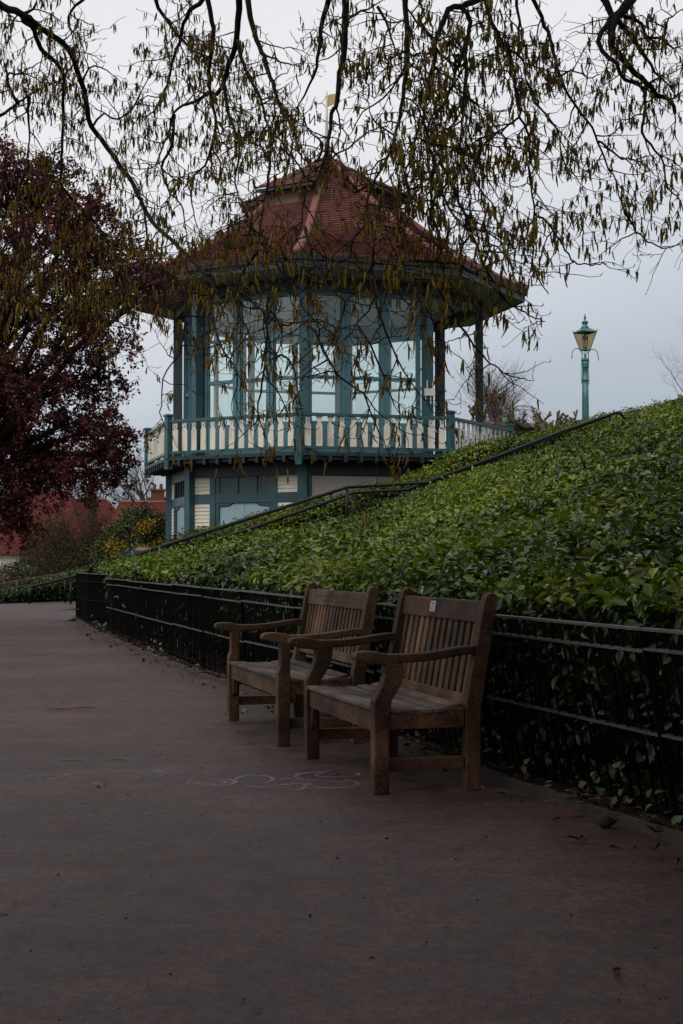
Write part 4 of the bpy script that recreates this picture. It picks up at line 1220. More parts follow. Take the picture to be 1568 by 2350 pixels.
# small gablets under the peak on alternate sides
for be in (-29.5, 60.5, 150.5, 240.5):
    b_ = R(be); ro = Vector((math.sin(b_), -math.cos(b_))); tg = Vector((math.cos(b_), math.sin(b_)))
    def lp(r_, t, z): return (KC.x + ro.x * r_ + tg.x * t, KC.y + ro.y * r_ + tg.y * t, z)
    mb = KB()
    nS = 11
    for k in range(nS):
        f0, f1 = k / nS, (k + 1) / nS
        def qq(f): return .30 + (2.55 - .30) * f, .22 + (1.06 - .22) * f, 13.53 + (12.26 - 13.53) * f - .06 * math.sin(math.pi * f)
        r0, w0, z0 = qq(f0); r1, w1, z1 = qq(f1)
        mb.hexa([lp(r0, -w0, z0 - .06), lp(r1, -w1, z1 - .03), lp(r1, w1, z1 - .03), lp(r0, w0, z0 - .06), lp(r0, -w0, z0 + .0), lp(r1 + .012, -w1, z1 + .035), lp(r1 + .012, w1, z1 + .035), lp(r0, w0, z0 + .0)])
    gb = mb.build('gablet', M['tiles'], roof)
    mb = KB()
    mb.poly([lp(.32, -.22, 12.4), lp(2.14, -.84, 11.3), lp(2.14, .84, 11.3), lp(.32, .22, 12.4), lp(.32, -.22, 13.44), lp(1.2, -.55, 12.93), lp(2.14, -.86, 12.40), lp(2.14, .86, 12.40), lp(1.2, .55, 12.93), lp(.32, .22, 13.44)],
            [(0, 1, 6, 5, 4), (3, 9, 8, 7, 2), (1, 2, 7, 6), (4, 5, 8, 9), (5, 6, 7, 8), (0, 4, 9, 3), (0, 3, 2, 1)])
    mb.build('vent_cheek', M['tiles'], gb)
    mb = KB(); mb.hexa([lp(2.142, -.5, 11.3), lp(2.17, -.5, 11.3), lp(2.17, .5, 11.3), lp(2.142, .5, 11.3), lp(2.142, -.5, 12.32), lp(2.17, -.5, 12.32), lp(2.17, .5, 12.32), lp(2.142, .5, 12.32)])
    mb.build('vent_wall', M['board_brown'], gb)
    mb = KB(); mb.hexa([lp(2.0, -.98, 12.22), lp(2.5, -1.03, 12.13), lp(2.5, 1.03, 12.13), lp(2.0, .98, 12.22), lp(2.0, -.98, 12.38), lp(2.5, -1.03, 12.22), lp(2.5, 1.03, 12.22), lp(2.0, .98, 12.38)])
    mb.build('eave_board', M['gutter'], gb)
# weather vane -------------------------------------------------
mb = KB(); mb.tube([(KC.x, KC.y, 13.5), (KC.x, KC.y, 14.1), (KC.x, KC.y, 14.75), (KC.x, KC.y, 15.75)], [.085, .07, .045, .026], 8); vane = mb.build('weather_vane', M['notice'], None, True)
# swallow-tailed gilt banner with pointer
ph = R(8)
def vp(a, b, d): return (KC.x + a * math.cos(ph) - d * math.sin(ph), KC.y + a * math.sin(ph) + d * math.cos(ph), b)
mb = KB()
mb.prism([(-.03, 15.25), (.10, 15.30), (.24, 15.37), (.30, 15.36), (.34, 15.42), (.40, 15.42), (.44, 15.52), (.37, 15.53), (.31, 15.52), (.24, 15.50), (.30, 15.58), (.38, 15.63), (.46, 15.74), (.40, 15.74), (.28, 15.70), (.14, 15.68), (.02, 15.63), (-.03, 15.62)], vp, -.012, .012)
bn = mb.build('banner', M['gold'], vane)
mb = KB()
mb.tube([vp(-.03, 15.62, 0), vp(-.08, 15.48, 0), vp(-.16, 15.40, 0), vp(-.25, 15.37, 0)], .014, 6)
mb.tube([vp(-.03, 15.26, 0), vp(-.08, 15.33, 0), vp(-.12, 15.37, 0), vp(-.2, 15.37, 0)], .014, 6)
for t in range(5):
    a = R(72 * t + 18); mb.tube([vp(-.27, 15.36, 0), vp(-.27 + .06 * math.cos(a), 15.36 + .06 * math.sin(a), 0)], [.012, .004], 5)
mb.build('pointer', M['gold'], vane)
ZA = 14.80
def stroke(mb, O3, ax, segs, h):
    for sg in segs:
        mb.tube([(O3[0] + ax[0] * a * h, O3[1] + ax[1] * a * h, O3[2] + b * h) for a, b in sg], .019, 5)
LET = {'N': [[(-.3, -.5), (-.3, .5)], [(-.3, .5), (.3, -.5)], [(.3, -.5), (.3, .5)], [(-.4, -.5), (-.2, -.5)], [(.2, .5), (.4, .5)]],
       'S': [[(.26, .34), (.22, .47), (.0, .5), (-.22, .42), (-.27, .24), (-.15, .08), (.12, -.06), (.27, -.22), (.24, -.42), (.0, -.5), (-.24, -.46), (-.28, -.34)]],
       'E': [[(-.25, -.5), (-.25, .5)], [(-.3, .5), (.28, .5), (.28, .38)], [(-.25, .02), (.18, .02)], [(-.3, -.5), (.3, -.5), (.3, -.38)]],
       'W': [[(-.45, .5), (-.22, -.5)], [(-.22, -.5), (0, .4)], [(0, .4), (.22, -.5)], [(.22, -.5), (.45, .5)], [(-.53, .5), (-.36, .5)], [(.36, .5), (.53, .5)]]}
AL = .51; fi = R(28)
e1 = Vector((math.cos(fi), math.sin(fi)))        # towards S (right, slightly away)
e2 = Vector((math.sin(fi), -math.cos(fi)))       # nearer side
for ch, d, ax in (('S', e1, e1), ('N', -e1, -e1), ('W', -Vector((.42, .85)).normalized() * -1 if False else Vector((-.24, -.45)) / .51, None), ('E', Vector((.24, .45)) / .51, None)):
    if ax is None: ax = Vector((d.x, d.y)) if ch == 'E' else Vector((-d.x, -d.y))
    mb = KB(); mb.tube([(KC.x, KC.y, ZA), (KC.x + d.x * AL * .75, KC.y + d.y * AL * .75, ZA)], .011, 5); mb.build('arm', M['vane_black'], vane)
    mb = KB(); stroke(mb, (KC.x + d.x * AL, KC.y + d.y * AL, ZA), ax, LET[ch], .30); mb.build('compass_letter', M['vane_black'], vane)

# ------------------------------------------------------------------ lamp posts
def lamp(loc, rz, label, yellow):
    root = empty('street_lamp', loc, rz, label, 'lamp post', 'green lanterns on posts')
    g_ = M['lamp_green']
    mb = MB(); mb.lathe([(.19, -2.6), (.17, -1.5), (.165, .3), (.155, 1.2), (.148, 2.05)], 16); mb.build('column', g_, root, True)
    mb = MB()
    mb.lathe([(.148, 2.05), (.18, 2.07), (.18, 2.13), (.145, 2.15), (.135, 2.70), (.155, 2.72), (.155, 2.76), (.14, 2.78), (.17, 2.84), (.17, 2.90), (.14, 2.92), (.14, 3.00), (.165, 3.02), (.13, 3.10), (.07, 3.16), (.06, 3.24)], 16)
    mb.build('collar', g_, root, True)
    mb = MB()
    for s in (-1, 1): mb.tube([(s * .19, 0, 1.90), (s * .19, 0, 3.1)], .014, 6)
    for z in (2.08, 2.85, 3.03): mb.tube([(-.205, 0, z), (.205, 0, z)], .016, 6)
    mb.build('ladder_bar', g_, root, True)
    for s in (-1, 1):
        mb = MB(); pts = [(s * .19, 0, 2.9), (s * .17, 0, 3.18)]
        for k in range(11):
            t = R(180 - 170 * k / 10); pts.append((s * (.42 + .26 * math.cos(t)), 0, 3.30 + .26 * math.sin(t) * 1.0))
        pts.append((s * .70, 0, 3.05))
        mb.tube(pts, .020, 6); mb.build('curved_arm', g_, root, True)
    mb = MB()
    for s in (-1, 1):
        for q in (-1, 1):
            mb.tube([(0, 0, 3.2), (s * .04, q * .04, 3.32), (s * .13, q * .13, 3.44), (s * .155, q * .155, 3.5)], .014, 5)
    mb.build('cradle', g_, root, True)
    b0, b1, z0, z1 = .165, .385, 3.5, 4.33
    mb = MB()
    cs = [(-1, -1), (1, -1), (1, 1), (-1, 1)]
    for k in range(4):
        (ax_, ay), (bx, by) = cs[k], cs[(k + 1) % 4]
        mb.bar((ax_ * b0, ay * b0, z0), (ax_ * b1, ay * b1, z1), .035, .035)
        mb.bar((ax_ * b0, ay * b0, z0), (bx * b0, by * b0, z0), .04, .05)
        mb.bar((ax_ * b1, ay * b1, z1), (bx * b1, by * b1, z1), .045, .05)
        mb.bar((ax_ * b1, ay * b1, z1), (ax_ * (b1 + .03), ay * (b1 + .03), z1 + .12), .03, .03)
    mb.build('lantern_frame', g_, root)
    for k in range(4):
        (ax_, ay), (bx, by) = cs[k], cs[(k + 1) % 4]
        i0, i1 = b0 - .006, b1 - .006
        mb = MB(); mb.poly([(ax_ * i0, ay * i0, z0 + .02), (bx * i0, by * i0, z0 + .02), (bx * i1, by * i1, z1 - .02), (ax_ * i1, ay * i1, z1 - .02)], [(0, 1, 2, 3)])
        mb.build('pane', M['glass_lamp'], root)
    mb = MB()
    ring = [(.42, 4.34), (.40, 4.37), (.24, 4.47), (.14, 4.53)]
    b = len(mb.v)
    for r_, z in ring:
        for ax_, ay in cs: mb.v.append((ax_ * r_, ay * r_, z))
    for i in range(len(ring) - 1):
        for k in range(4): mb.f.append((i * 4 + k, i * 4 + (k + 1) % 4, i * 4 + 4 + (k + 1) % 4, i * 4 + 4 + k))
    mb.f.append((12, 13, 14, 15)); mb.f.append((3, 2, 1, 0))
    mb.build('lantern_roof', g_, root)
    mb = MB(); mb.lathe([(.20, 4.51), (.19, 4.56), (.145, 4.60), (.115, 4.70), (.11, 4.74), (.15, 4.76), (.16, 4.82), (.11, 4.85), (.05, 4.88), (.03, 4.92), (.055, 4.97), (.06, 5.02), (.035, 5.10), (.012, 5.18), (.004, 5.22)], 14)
    mb.build('finial', g_, root, True)
    mb = MB(); mb.lathe([(.05, 3.55), (.03, 3.7), (.035, 3.95), (.10, 4.0), (.10, 4.12), (.05, 4.2), (.03, 4.33)], 10); mb.build('lamp_burner', M['notice'], root, True)
    root.scale = (.67, .67, .67)
    if yellow:
        mb = MB(); mb.box(-.20, -.16, -.15, -.09, -.10, .03); mb.build('tag', M['yellow'], root)
    return root
LY = 44.0
p = at(1344, 970, LY)
lamp_top = at(1344, 719, LY).z
lamp((p.x, LY, lamp_top - 5.22 * .67), R(20), 'tall green lantern post standing above the handrail end', True)
LY2 = 70.0
p = at(1157, 996, LY2)
lamp((p.x, LY2, p.z - 3.5 * .67), R(10), 'distant cream lantern just above the balcony corner post, behind the pollard', False)


# ------------------------------------------------------------------ trees
def bough(mb, p, d, L, r0, depth, rg, twigs=None, up=.12, droop=0.0, nseg=6, kink=.22, split=(2, 4), shrink=.68, nside=5, tips=None):
    pts, rad = [p.copy()], [r0]
    q = p.copy(); dd = d.normalized()
    for k in range(nseg):
        dd = (dd + Vector((rg.gauss(0, kink), rg.gauss(0, kink), rg.gauss(0, kink) * .8 + up - droop * (k / nseg)))).normalized()
        q = q + dd * (L / nseg); pts.append(q.copy()); rad.append(r0 * (1 - .55 * (k + 1) / nseg))
    mb.tube(pts, rad, max(3, nside), False)
    if depth <= 0:
        if tips is not None: tips.append((pts, dd))
        return
    for k in range(rg.randint(*split)):
        i = rg.randint(max(1, nseg // 3), nseg)
        a = (pts[i] - pts[i - 1]).normalized()
        side = Vector((rg.gauss(0, 1), rg.gauss(0, 1), rg.gauss(0, .6)))
        side = (side - a * side.dot(a)).normalized()
        bough(mb, pts[i], a * .75 + side * .75, L * shrink * rg.uniform(.75, 1.15), rad[i] * .62, depth - 1, rg, twigs, up, droop, nseg, kink, split, shrink, max(3, nside - 1), tips)
    bough(mb, pts[-1], dd, L * shrink, rad[-1], depth - 1, rg, twigs, up, droop, nseg, kink, split, shrink, max(3, nside - 1), tips)


def bare_tree(name, loc, H, r0, seed, mat, label, cat='tree', group=None, trunk_h=.25, depth=5, spread=.9, nb=4, up=.10, droop=0., split=(2, 3), kink=.2, shrink=.68):
    rg = random.Random(seed)
    root = empty(name, loc, 0, label, cat, group)
    mb = MB()
    th = H * trunk_h
    mb.tube([(0, 0, -.4), (rg.gauss(0, .05), rg.gauss(0, .05), th * .5), (rg.gauss(0, .1), rg.gauss(0, .1), th)], [r0 * 1.2, r0, r0 * .85], 8)
    mb.raw('trunk', mat, root)
    mb = MB()
    for k in range(nb):
        a = 6.283 * k / nb + rg.uniform(-.4, .4)
        bough(mb, Vector((0, 0, th * rg.uniform(.8, 1.0))), Vector((math.cos(a) * spread, math.sin(a) * spread, rg.uniform(.7, 1.3))), H * .30, r0 * .55, depth, rg, None, up, droop, 5, kink, split, shrink)
    o = mb.raw('crown', mat, root)
    return root


def leaf_cloud(blobs, n, seed, shell=.55):
    """points in a union of ellipsoids (cx,cy,cz,rx,ry,rz), denser near the surface, lumpy"""
    g_ = np.random.default_rng(seed)
    vol = np.array([b[3] * b[4] * b[5] for b in blobs]) ** .75; vol /= vol.sum()
    k = g_.choice(len(blobs), n, p=vol)
    d = g_.normal(size=(n, 3)); d /= np.linalg.norm(d, axis=1, keepdims=True)
    r_ = shell + (1 - shell) * g_.random(n) ** .6
    wob = 1 + .13 * np.sin(d[:, 0] * 7 + k) * np.sin(d[:, 2] * 6 + 1) + .08 * np.sin(d[:, 1] * 13 + 2 * k)
    B = np.array(blobs)[k]
    P = B[:, :3] + d * B[:, 3:6] * (r_ * wob)[:, None]
    return P, d, r_


def shrub(name, loc, blobs, n, L, mat, label, seed, cat='shrub', stems=6, flowers=None, group=None):
    root = empty(name, loc, 0, label, cat, group)
    P, d, r_ = leaf_cloud(blobs, n, seed)
    P = P[P[:, 2] > 0.02]; d = d[:len(P)]; r_ = r_[:len(P)]
    g_ = np.random.default_rng(seed + 5)
    m = len(P)
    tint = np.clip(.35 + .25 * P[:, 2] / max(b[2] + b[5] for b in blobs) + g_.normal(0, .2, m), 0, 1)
    leaves('foliage', P, d + g_.normal(size=(m, 3)) * .8 + np.array([0, 0, .4]), L * (0.7 + .6 * g_.random(m)), .5 + .1 * g_.random(m), tint, mat, root, (DIA_V, DIA_T))
    # dark inner body so that it does not read as see-through everywhere
    rg = random.Random(seed); mb = MB()
    top = max(b[2] + b[5] * .6 for b in blobs)
    for k in range(stems):
        a = rg.uniform(0, 6.28); bb = rg.choice(blobs)
        mb.tube([(rg.gauss(0, .12), rg.gauss(0, .12), -.1), (bb[0] * .5 + rg.gauss(0, .15), bb[1] * .5 + rg.gauss(0, .15), bb[2] * .6), (bb[0] + rg.gauss(0, bb[3] * .3), bb[1] + rg.gauss(0, bb[4] * .3), bb[2] + bb[5] * .5)], [.06, .04, .015], 5)
    mb.raw('stem', M['bark_brown'], root)
    if flowers:
        spots, nf, Lf, mf = flowers
        Pf = []
        for (x, y, z, s, w_) in spots:
            k = int(nf * w_ * .7); c = g_.normal(size=(k, 3)) * np.array([s, s * .7, s * .55]) + np.array([x, y, z]); Pf.append(c)
        Pf = np.concatenate(Pf); m = len(Pf)
        leaves('blossom', Pf, g_.normal(size=(m, 3)) + np.array([0, -.6, .4]), Lf * (0.7 + .6 * g_.random(m)), .7 + .1 * g_.random(m), g_.random(m), mf, root, (DIA_V, DIA_T))
    return root

# trees on the hill ------------------------------------------------
p = at(1665, 960, 62); bare_tree('bare_tree', (p.x, 62, plateau(p.x, 62)), 8.6, .2, 3, M['bark_grey'], 'bare twiggy tree at the right edge above the laurel bank', depth=6, spread=.62, nb=6, trunk_h=.22, up=.12, split=(2, 3), shrink=.66)
# pollarded plane with knuckled horizontal limbs
PY = 58.0
p = at(1255, 1040, PY); pz = plateau(p.x, PY)
root = empty('pollarded_tree', (p.x, PY, pz), 0, 'pollarded plane tree with knobbly horizontal limbs beyond the hedge', 'tree')
O = Vector(root.location); rg = random.Random(12)
mb = MB(); hub = at(1262, 1000, PY) - O
mb.tube([(0, 0, -.3), (.05, 0, hub.z * .5), hub], [.34, .28, .3], 10); mb.raw('trunk', M['bark_pale'], root)
LIMBS = [[(1262, 1012), (1220, 998), (1180, 990), (1140, 986), (1100, 978), (1082, 975)], [(1262, 1012), (1200, 1000), (1160, 1012), (1130, 1020)], [(1262, 1010), (1235, 990), (1200, 985), (1178, 975), (1170, 968)],
         [(1262, 1012), (1300, 1004), (1340, 1000), (1372, 992), (1400, 985)], [(1262, 1008), (1290, 995), (1310, 985), (1330, 978)], [(1262, 1010), (1250, 985), (1235, 975), (1225, 965)], [(1262, 1012), (1280, 990), (1285, 972)]]
for lm in LIMBS:
    mb = MB(); dy = rg.uniform(-1.2, 1.2)
    pts = [at(x, y - 10, PY + dy * i / (len(lm) - 1)) - O + Vector((0, 0, rg.gauss(0, .03))) for i, (x, y) in enumerate(lm)]
    mb.tube(pts, [.17 * (1 - .55 * i / (len(lm) - 1)) + .012 * rg.random() for i in range(len(lm))], 7)
    for i in range(1, len(lm)):
        for k in range(rg.randint(2, 4)):
            q = pts[i - 1].lerp(pts[i], rg.random()); s = Vector((rg.gauss(0, .35), rg.gauss(0, .3), rg.uniform(.3, 1))).normalized()
            L = rg.uniform(.25, .65) * (1.15 if i > len(lm) - 3 else .7)
            m_ = q + s * L * .5 + Vector((rg.gauss(0, .04), 0, 0))
            mb.tube([q, m_, m_ + (s + Vector((rg.gauss(0, .4), 0, .2))).normalized() * L * .5], [.05, .045, .05], 5)
            mb.tube([m_, m_ + (s + Vector((rg.gauss(0, .8), 0, .1))).normalized() * L * .4], [.035, .04], 5)
    mb.raw('limb', M['bark_pale'], root)
# weeping twiggy tree with two lopped stems
WY = 72.0
p = at(1150, 1000, WY); pz = plateau(p.x, WY)
root = empty('weeping_tree', (p.x, WY, pz), 0, 'lopped weeping tree with reddish twigs beside the dark balcony post', 'tree')
O = Vector(root.location); rg = random.Random(4)
for x0, y0, x1, y1 in ((1143, 1010, 1118, 915), (1148, 1010, 1135, 903), (1160, 1010, 1175, 935)):
    mb = MB(); a, b = at(x0, y0, WY) - O, at(x1, y1, WY + rg.uniform(-.4, .4)) - O
    mb.tube([Vector((a.x * .4, 0, -.3)), a, b], [.22, .19, .14], 7); mb.raw('trunk', M['bark_brown'], root)
    st = MB()
    for k in range(90):
        q = a.lerp(b, rg.uniform(.25, 1)); an = rg.uniform(0, 6.28)
        wd = x1 > 1150
        d = Vector((math.cos(an) * (.7 if not wd else 1), math.sin(an) * .6, rg.uniform(.3, 1.1))).normalized()
        L = rg.uniform(.8, 2.3); pts = [q]
        for s in range(7):
            d = (d + Vector((rg.gauss(0, .14), rg.gauss(0, .14), (-.34 if wd else .02 * s)))).normalized(); q = q + d * L / 5; pts.append(q)
        st.tube(pts, [.014, .012, .010, .009, .008, .007, .006, .005], 3, False)
        for s in (2, 3, 4, 5):
            e = pts[s]; dd = (d + Vector((rg.gauss(0, .7), rg.gauss(0, .7), rg.gauss(0, .3) - (.5 if wd else 0)))).normalized()
            f = e + dd * .25; st.tube([e, f, f + (dd + Vector((0, 0, -.5 if wd else .3))).normalized() * .35], [.007, .006, .005], 3, False)
    st.raw('crown', M['bark_brown'], root)

# left background ---------------------------------------------------
p = at(345, 1150, 100); bare_tree('bare_tree', (p.x, 100, -.2), 9.5, .36, 8, M['bark_grey'], 'bare spreading tree with a thick trunk beside the pavilion balcony', depth=5, spread=1.25, nb=5, trunk_h=.42, group='bare trees behind the houses')
p = at(215, 1150, 112); bare_tree('bare_tree', (p.x, 112, -.2), 11.5, .24, 15, M['bark_grey'], 'tall thin bare tree rising above the gap between red roofs', depth=5, spread=.55, nb=4, up=.2, trunk_h=.3, group='bare trees behind the houses')
p = at(140, 1150, 108); bare_tree('bare_tree', (p.x, 108, -.2), 11.0, .26, 26, M['bark_grey'], 'bare tree above the red house roof, beside the purple foliage', depth=5, spread=.7, nb=5, up=.16, trunk_h=.25, group='bare trees behind the houses')
p = at(70, 1150, 104); bare_tree('bare_tree', (p.x, 104, -.2), 10.5, .26, 37, M['bark_grey'], 'bare tree mostly hidden behind the purple foliage', depth=5, spread=.8, nb=5, up=.14, trunk_h=.25, group='bare trees behind the houses')
p = at(290, 1160, 106)
shrub('dark_conifer', (p.x, 106, 0), [(0, 0, 3.3, 1.0, 1.0, 2.2), (1.6, 0, 3.2, .8, .8, 1.5)], 1500, .3, M['evergreen'], 'dark evergreen showing above the red roof ridge', 60, 'tree')
p = at(200, 1140, 98)
shrub('ivy_clad_tree', (p.x, 98, 0), [(0, 0, 3.0, .5, .5, 3.0), (.25, 0, 5.0, .5, .5, 1.2)], 1500, .22, M['bush'], 'ivy clad trunk between the two red roofs', 61, 'tree')


def house(loc, rz, Lx, Ly, eave, ridge, hip, wallmat, label, chim=None, wins=(), bargeb=False):
    root = empty('house', loc, rz, label, 'house', 'houses beyond the park')
    mb = MB(); mb.box(-Lx / 2, Lx / 2, -Ly / 2, Ly / 2, -1.5, eave); mb.build('wall', wallmat, root)
    mb = MB(); e = .35
    a = [(-Lx / 2 - e, -Ly / 2 - e, eave - .1), (Lx / 2 + e, -Ly / 2 - e, eave - .1), (Lx / 2 + e, Ly / 2 + e, eave - .1), (-Lx / 2 - e, Ly / 2 + e, eave - .1), (-Lx / 2 + hip, 0, ridge), (Lx / 2 - hip, 0, ridge)]
    mb.poly(a, [(0, 1, 5, 4), (2, 3, 4, 5), (1, 2, 5), (3, 0, 4), (3, 2, 1, 0)])
    rf = mb.build('roof', M['house_roof'], root)
    mb = MB(); mb.tube([(-Lx / 2 + hip, 0, ridge), (Lx / 2 - hip, 0, ridge)], .12, 6); mb.build('ridge_tile', M['hip'], rf)
    if chim:
        cx, cy, z0, z1 = chim; mb = MB(); mb.box(cx - .45, cx + .45, cy - .35, cy + .35, z0, z1); mb.box(cx - .52, cx + .52, cy - .42, cy + .42, z1 + .002, z1 + .14)
        for k in (-.22, .22): mb.lathe([(.12, z1 + .142), (.10, z1 + .5)], 8, (cx + k, cy))
        mb.build('chimney', M['brick'], rf)
    for x, z, w_, h in wins:
        mb = MB(); y = -Ly / 2 - .03
        mb.box(x - w_ / 2 - .08, x + w_ / 2 + .08, y - .02, y + .025, z - .08, z + h + .08); fr = mb.build('window', M['white'], root)
        mb = MB()
        for k in range(2):
            mb.box(x - w_ / 2 + w_ / 2 * k + .03, x + w_ / 2 * k - .03 + (0 if k else 0), y - .03, y - .022, z, z + h)
        mb.build('pane', M['glass_dark'], fr)
    return root
p = at(100, 1285, 90); house((p.x, 92, .1), R(-12), 7.0, 7, 1.85, 5.4, 2.2, M['brick'], 'red brick house with steep red roof and one pale window behind the shrubs', None, ((-1.0, .6, .7, .9), (1.8, .55, 1.6, 1.0)))
p = at(318, 1285, 88); house((p.x, 92, .1), R(6), 5.2, 6, 2.1, 4.75, .8, M['brick'], 'house with dark red roof behind the yellow flowering bush', (2.6, 1.0, 3.9, 5.6), ((-1.2, .8, .9, .8),))
p = at(10, 1285, 84); house((p.x, 85, 0), R(0), 2.9, 5, 1.55, 3.2, .4, M['render'], 'cream rendered house with dark timber beams at the far edge', None, ((-.3, .3, .8, .7),))
p = at(392, 1170, 96); house((p.x, 97, 1.2), R(10), 3.4, 5, 2.6, 4.1, .1, M['render'], 'pale gabled house beside the pavilion wall', (-1.0, 0, 3.0, 4.6))
p = at(165, 1190, 104); house((p.x, 106, 1.0), R(20), 7.5, 6, 2.2, 4.6, 1.5, M['brick'], 'farther red roofed house behind the brown bush', None, ((0, .8, 1.2, .8),))

# bushes
p = at(318, 1285, 46)
shrub('gorse_bush', (p.x, 46, 0), [(0, 0, 1.55, 1.08, 1.0, 1.35), (-.75, .1, 1.2, .75, .8, 1.05), (.65, -.1, 1.1, .6, .7, 1.1)], 24000, .10, M['gorse'], 'rounded dark green bush covered with yellow blossom', 50, 'bush',
      10, ([(-.65, -.75, 1.55, .20, .9), (-.1, -.95, 1.35, .26, 1.4), (.35, -.9, 1.4, .24, 1.2), (.75, -.6, 1.55, .22, 1.0), (.25, -.85, 2.1, .16, .6), (-.35, -.85, 1.2, .22, .9), (.1, -.95, .9, .2, .3), (.85, -.5, 1.25, .15, .5), (.5, -.7, 2.3, .14, .3)], 420, .075, M['yellow']))
p = at(225, 1285, 48)
shrub('dark_shrub', (p.x, 48, 0), [(0, 0, .9, 1.0, .8, 1.0), (.7, 0, .7, .8, .7, .8), (-.9, .1, .6, .7, .7, .7)], 9000, .08, M['bush'], 'dark olive shrub left of the yellow blossom bush', 51, 'shrub', 8)
p = at(75, 1300, 58)
shrub('dark_shrub', (p.x, 58, 0), [(0, 0, .6, 1.0, .8, .8), (-.9, 0, .4, .8, .7, .6), (.9, 0, .5, .9, .7, .6)], 6000, .09, M['evergreen'], 'low dark green shrub below the brick house window', 52, 'shrub', 6)
p = at(96, 1290, 64)
shrub('yellow_shrub', (p.x, 64, 0), [(0, 0, .85, .55, .5, .75)], 2200, .09, M['yellow'], 'small mustard yellow shrub before the brick house', 53, 'shrub', 5)
p = at(5, 1320, 52)
shrub('russet_shrub', (p.x, 52, 0), [(0, 0, .3, .6, .5, .5)], 1500, .07, M['litter'], 'low russet shrub at the far left behind the wooden fence', 54, 'shrub', 4)
# multi stemmed brown bush with olive buds
p = at(165, 1300, 52)
root = empty('budding_bush', (p.x, 52, 0), 0, 'tall brown twiggy bush in bud before the red roofs', 'bush')
rg = random.Random(77); mb = MB(); tips = []
for k in range(16):
    a = rg.uniform(0, 6.28); s = rg.uniform(.25, .9)
    bough(mb, Vector((rg.gauss(0, .25), rg.gauss(0, .25), -.1)), Vector((math.cos(a) * s, math.sin(a) * s, 1)), 1.55, .035, 3, rg, None, .05, .05, 5, .16, (3, 4), .66, 4, tips)
mb.raw('stem', mat_noise('brown_twig', [(.3, (.035, .022, .014)), (.7, (.06, .04, .024))], 8, 3, .9), root)
P = np.array([tuple(pt) for pts, d in tips for pt in pts]); P = np.repeat(P, 3, 0) + nrg.normal(0, .05, (len(P) * 3, 3)); P = P[nrg.random(len(P)) < .8]
leaves('bud', P, nrg.normal(size=P.shape), .04 + .03 * nrg.random(len(P)), .6 + .1 * nrg.random(len(P)), nrg.random(len(P)), M['bush'], root, (DIA_V, DIA_T))

# low wooden fence beyond the low hedge
root = empty('wooden_fence', tuple(at(60, 1340, 43).xy) + (0,), 0, 'low brown two rail wooden fence behind the low hedge', 'fence')
O = Vector(root.location)
wf = [at(-60, 1355, 41.0), at(39, 1335, 42.5), at(130, 1320, 44), at(230, 1302, 46)]
for a, b in zip(wf[:-1], wf[1:]):
    for dz in (0, -.19):
        mb = MB(); mb.bar(a - O + Vector((0, 0, dz)), b - O + Vector((0, 0, dz)), .05, .09); mb.build('rail', M['fence_wood'], root)
for a in wf:
    mb = MB(); q = a - O; mb.bar((q.x, q.y - .05, -.1), (q.x, q.y - .05, q.z + .02), .1, .08, (0, 1, 0)); mb.build('post', M['fence_wood'], root)

# teal framed play table by the foot of the ramp
TY = 35.0
root = empty('outdoor_instrument', tuple(at(298, 1285, TY).xy) + (.1,), 0, 'brown topped box on a teal trestle at the foot of the handrail', 'trestle')
O = Vector(root.location)
mb = MB(); q = [at(x, y, TY + d) - O for x, y, d in ((303, 1263, 0), (318, 1256, .5), (378, 1257, .5), (372, 1263, 0))]
mb.hexa([tuple(v - Vector((0, 0, .07))) for v in q] + [tuple(v) for v in q]); mb.build('top_board', M['board_brown'], root)
mb = MB(); q = [at(x, y, TY + d) - O for x, y, d in ((306, 1265, .1), (320, 1264, .45), (374, 1264, .45), (370, 1265, .1))]
mb.hexa([tuple(Vector((v.x, v.y, 0))) for v in q] + [tuple(v) for v in q]); mb.build('box_body', M['hedge_core'], root)
for x0, y0, x1, y1 in ((281, 1259, 281, 1290), (301, 1255, 303, 1290)):
    a, b = at(x0, y0, TY - .2) - O, at(x1, y1, TY - .2) - O
    mb = MB(); mb.bar(Vector((b.x, b.y, -.1)), a, .085, .085, (0, 1, 0)); mb.build('post', M['teal_rail'], root)
    mb = MB(); mb.bar(a, a + Vector((0, 0, .03)), .12, .12, (0, 1, 0)); mb.build('post_cap', M['teal_rail'], root)
mb = MB(); mb.bar(at(277, 1273, TY - .3) - O, at(304, 1265, TY - .3) - O, .06, .08); mb.build('cross_bar', M['teal_rail'], root)
mb = MB(); mb.bar(at(302, 1264, TY - .3) - O, at(312, 1284, TY - .3) - O, .09, .05); mb.build('brace', M['door_blue'], root)
mb = MB(); mb.bar(at(272, 1276, TY) - O, at(310, 1262, TY) - O, .05, .1); mb.build('side_board', M['board_brown'], root)

# ------------------------------------------------------------------ purple plum tree
PX, PYY = -8.3, 30.0
root = empty('purple_plum_tree', (PX, PYY, 0), 0, 'large purple leaved plum tree drooping at the left of the path', 'tree')
rg = random.Random(5); g_ = np.random.default_rng(5)
mb = MB()
mb.tube([(0, 0, -.3), (.05, 0, 1.2), (.15, .1, 2.4)], [.32, .26, .24], 10); mb.raw('trunk', M['bark'], root)
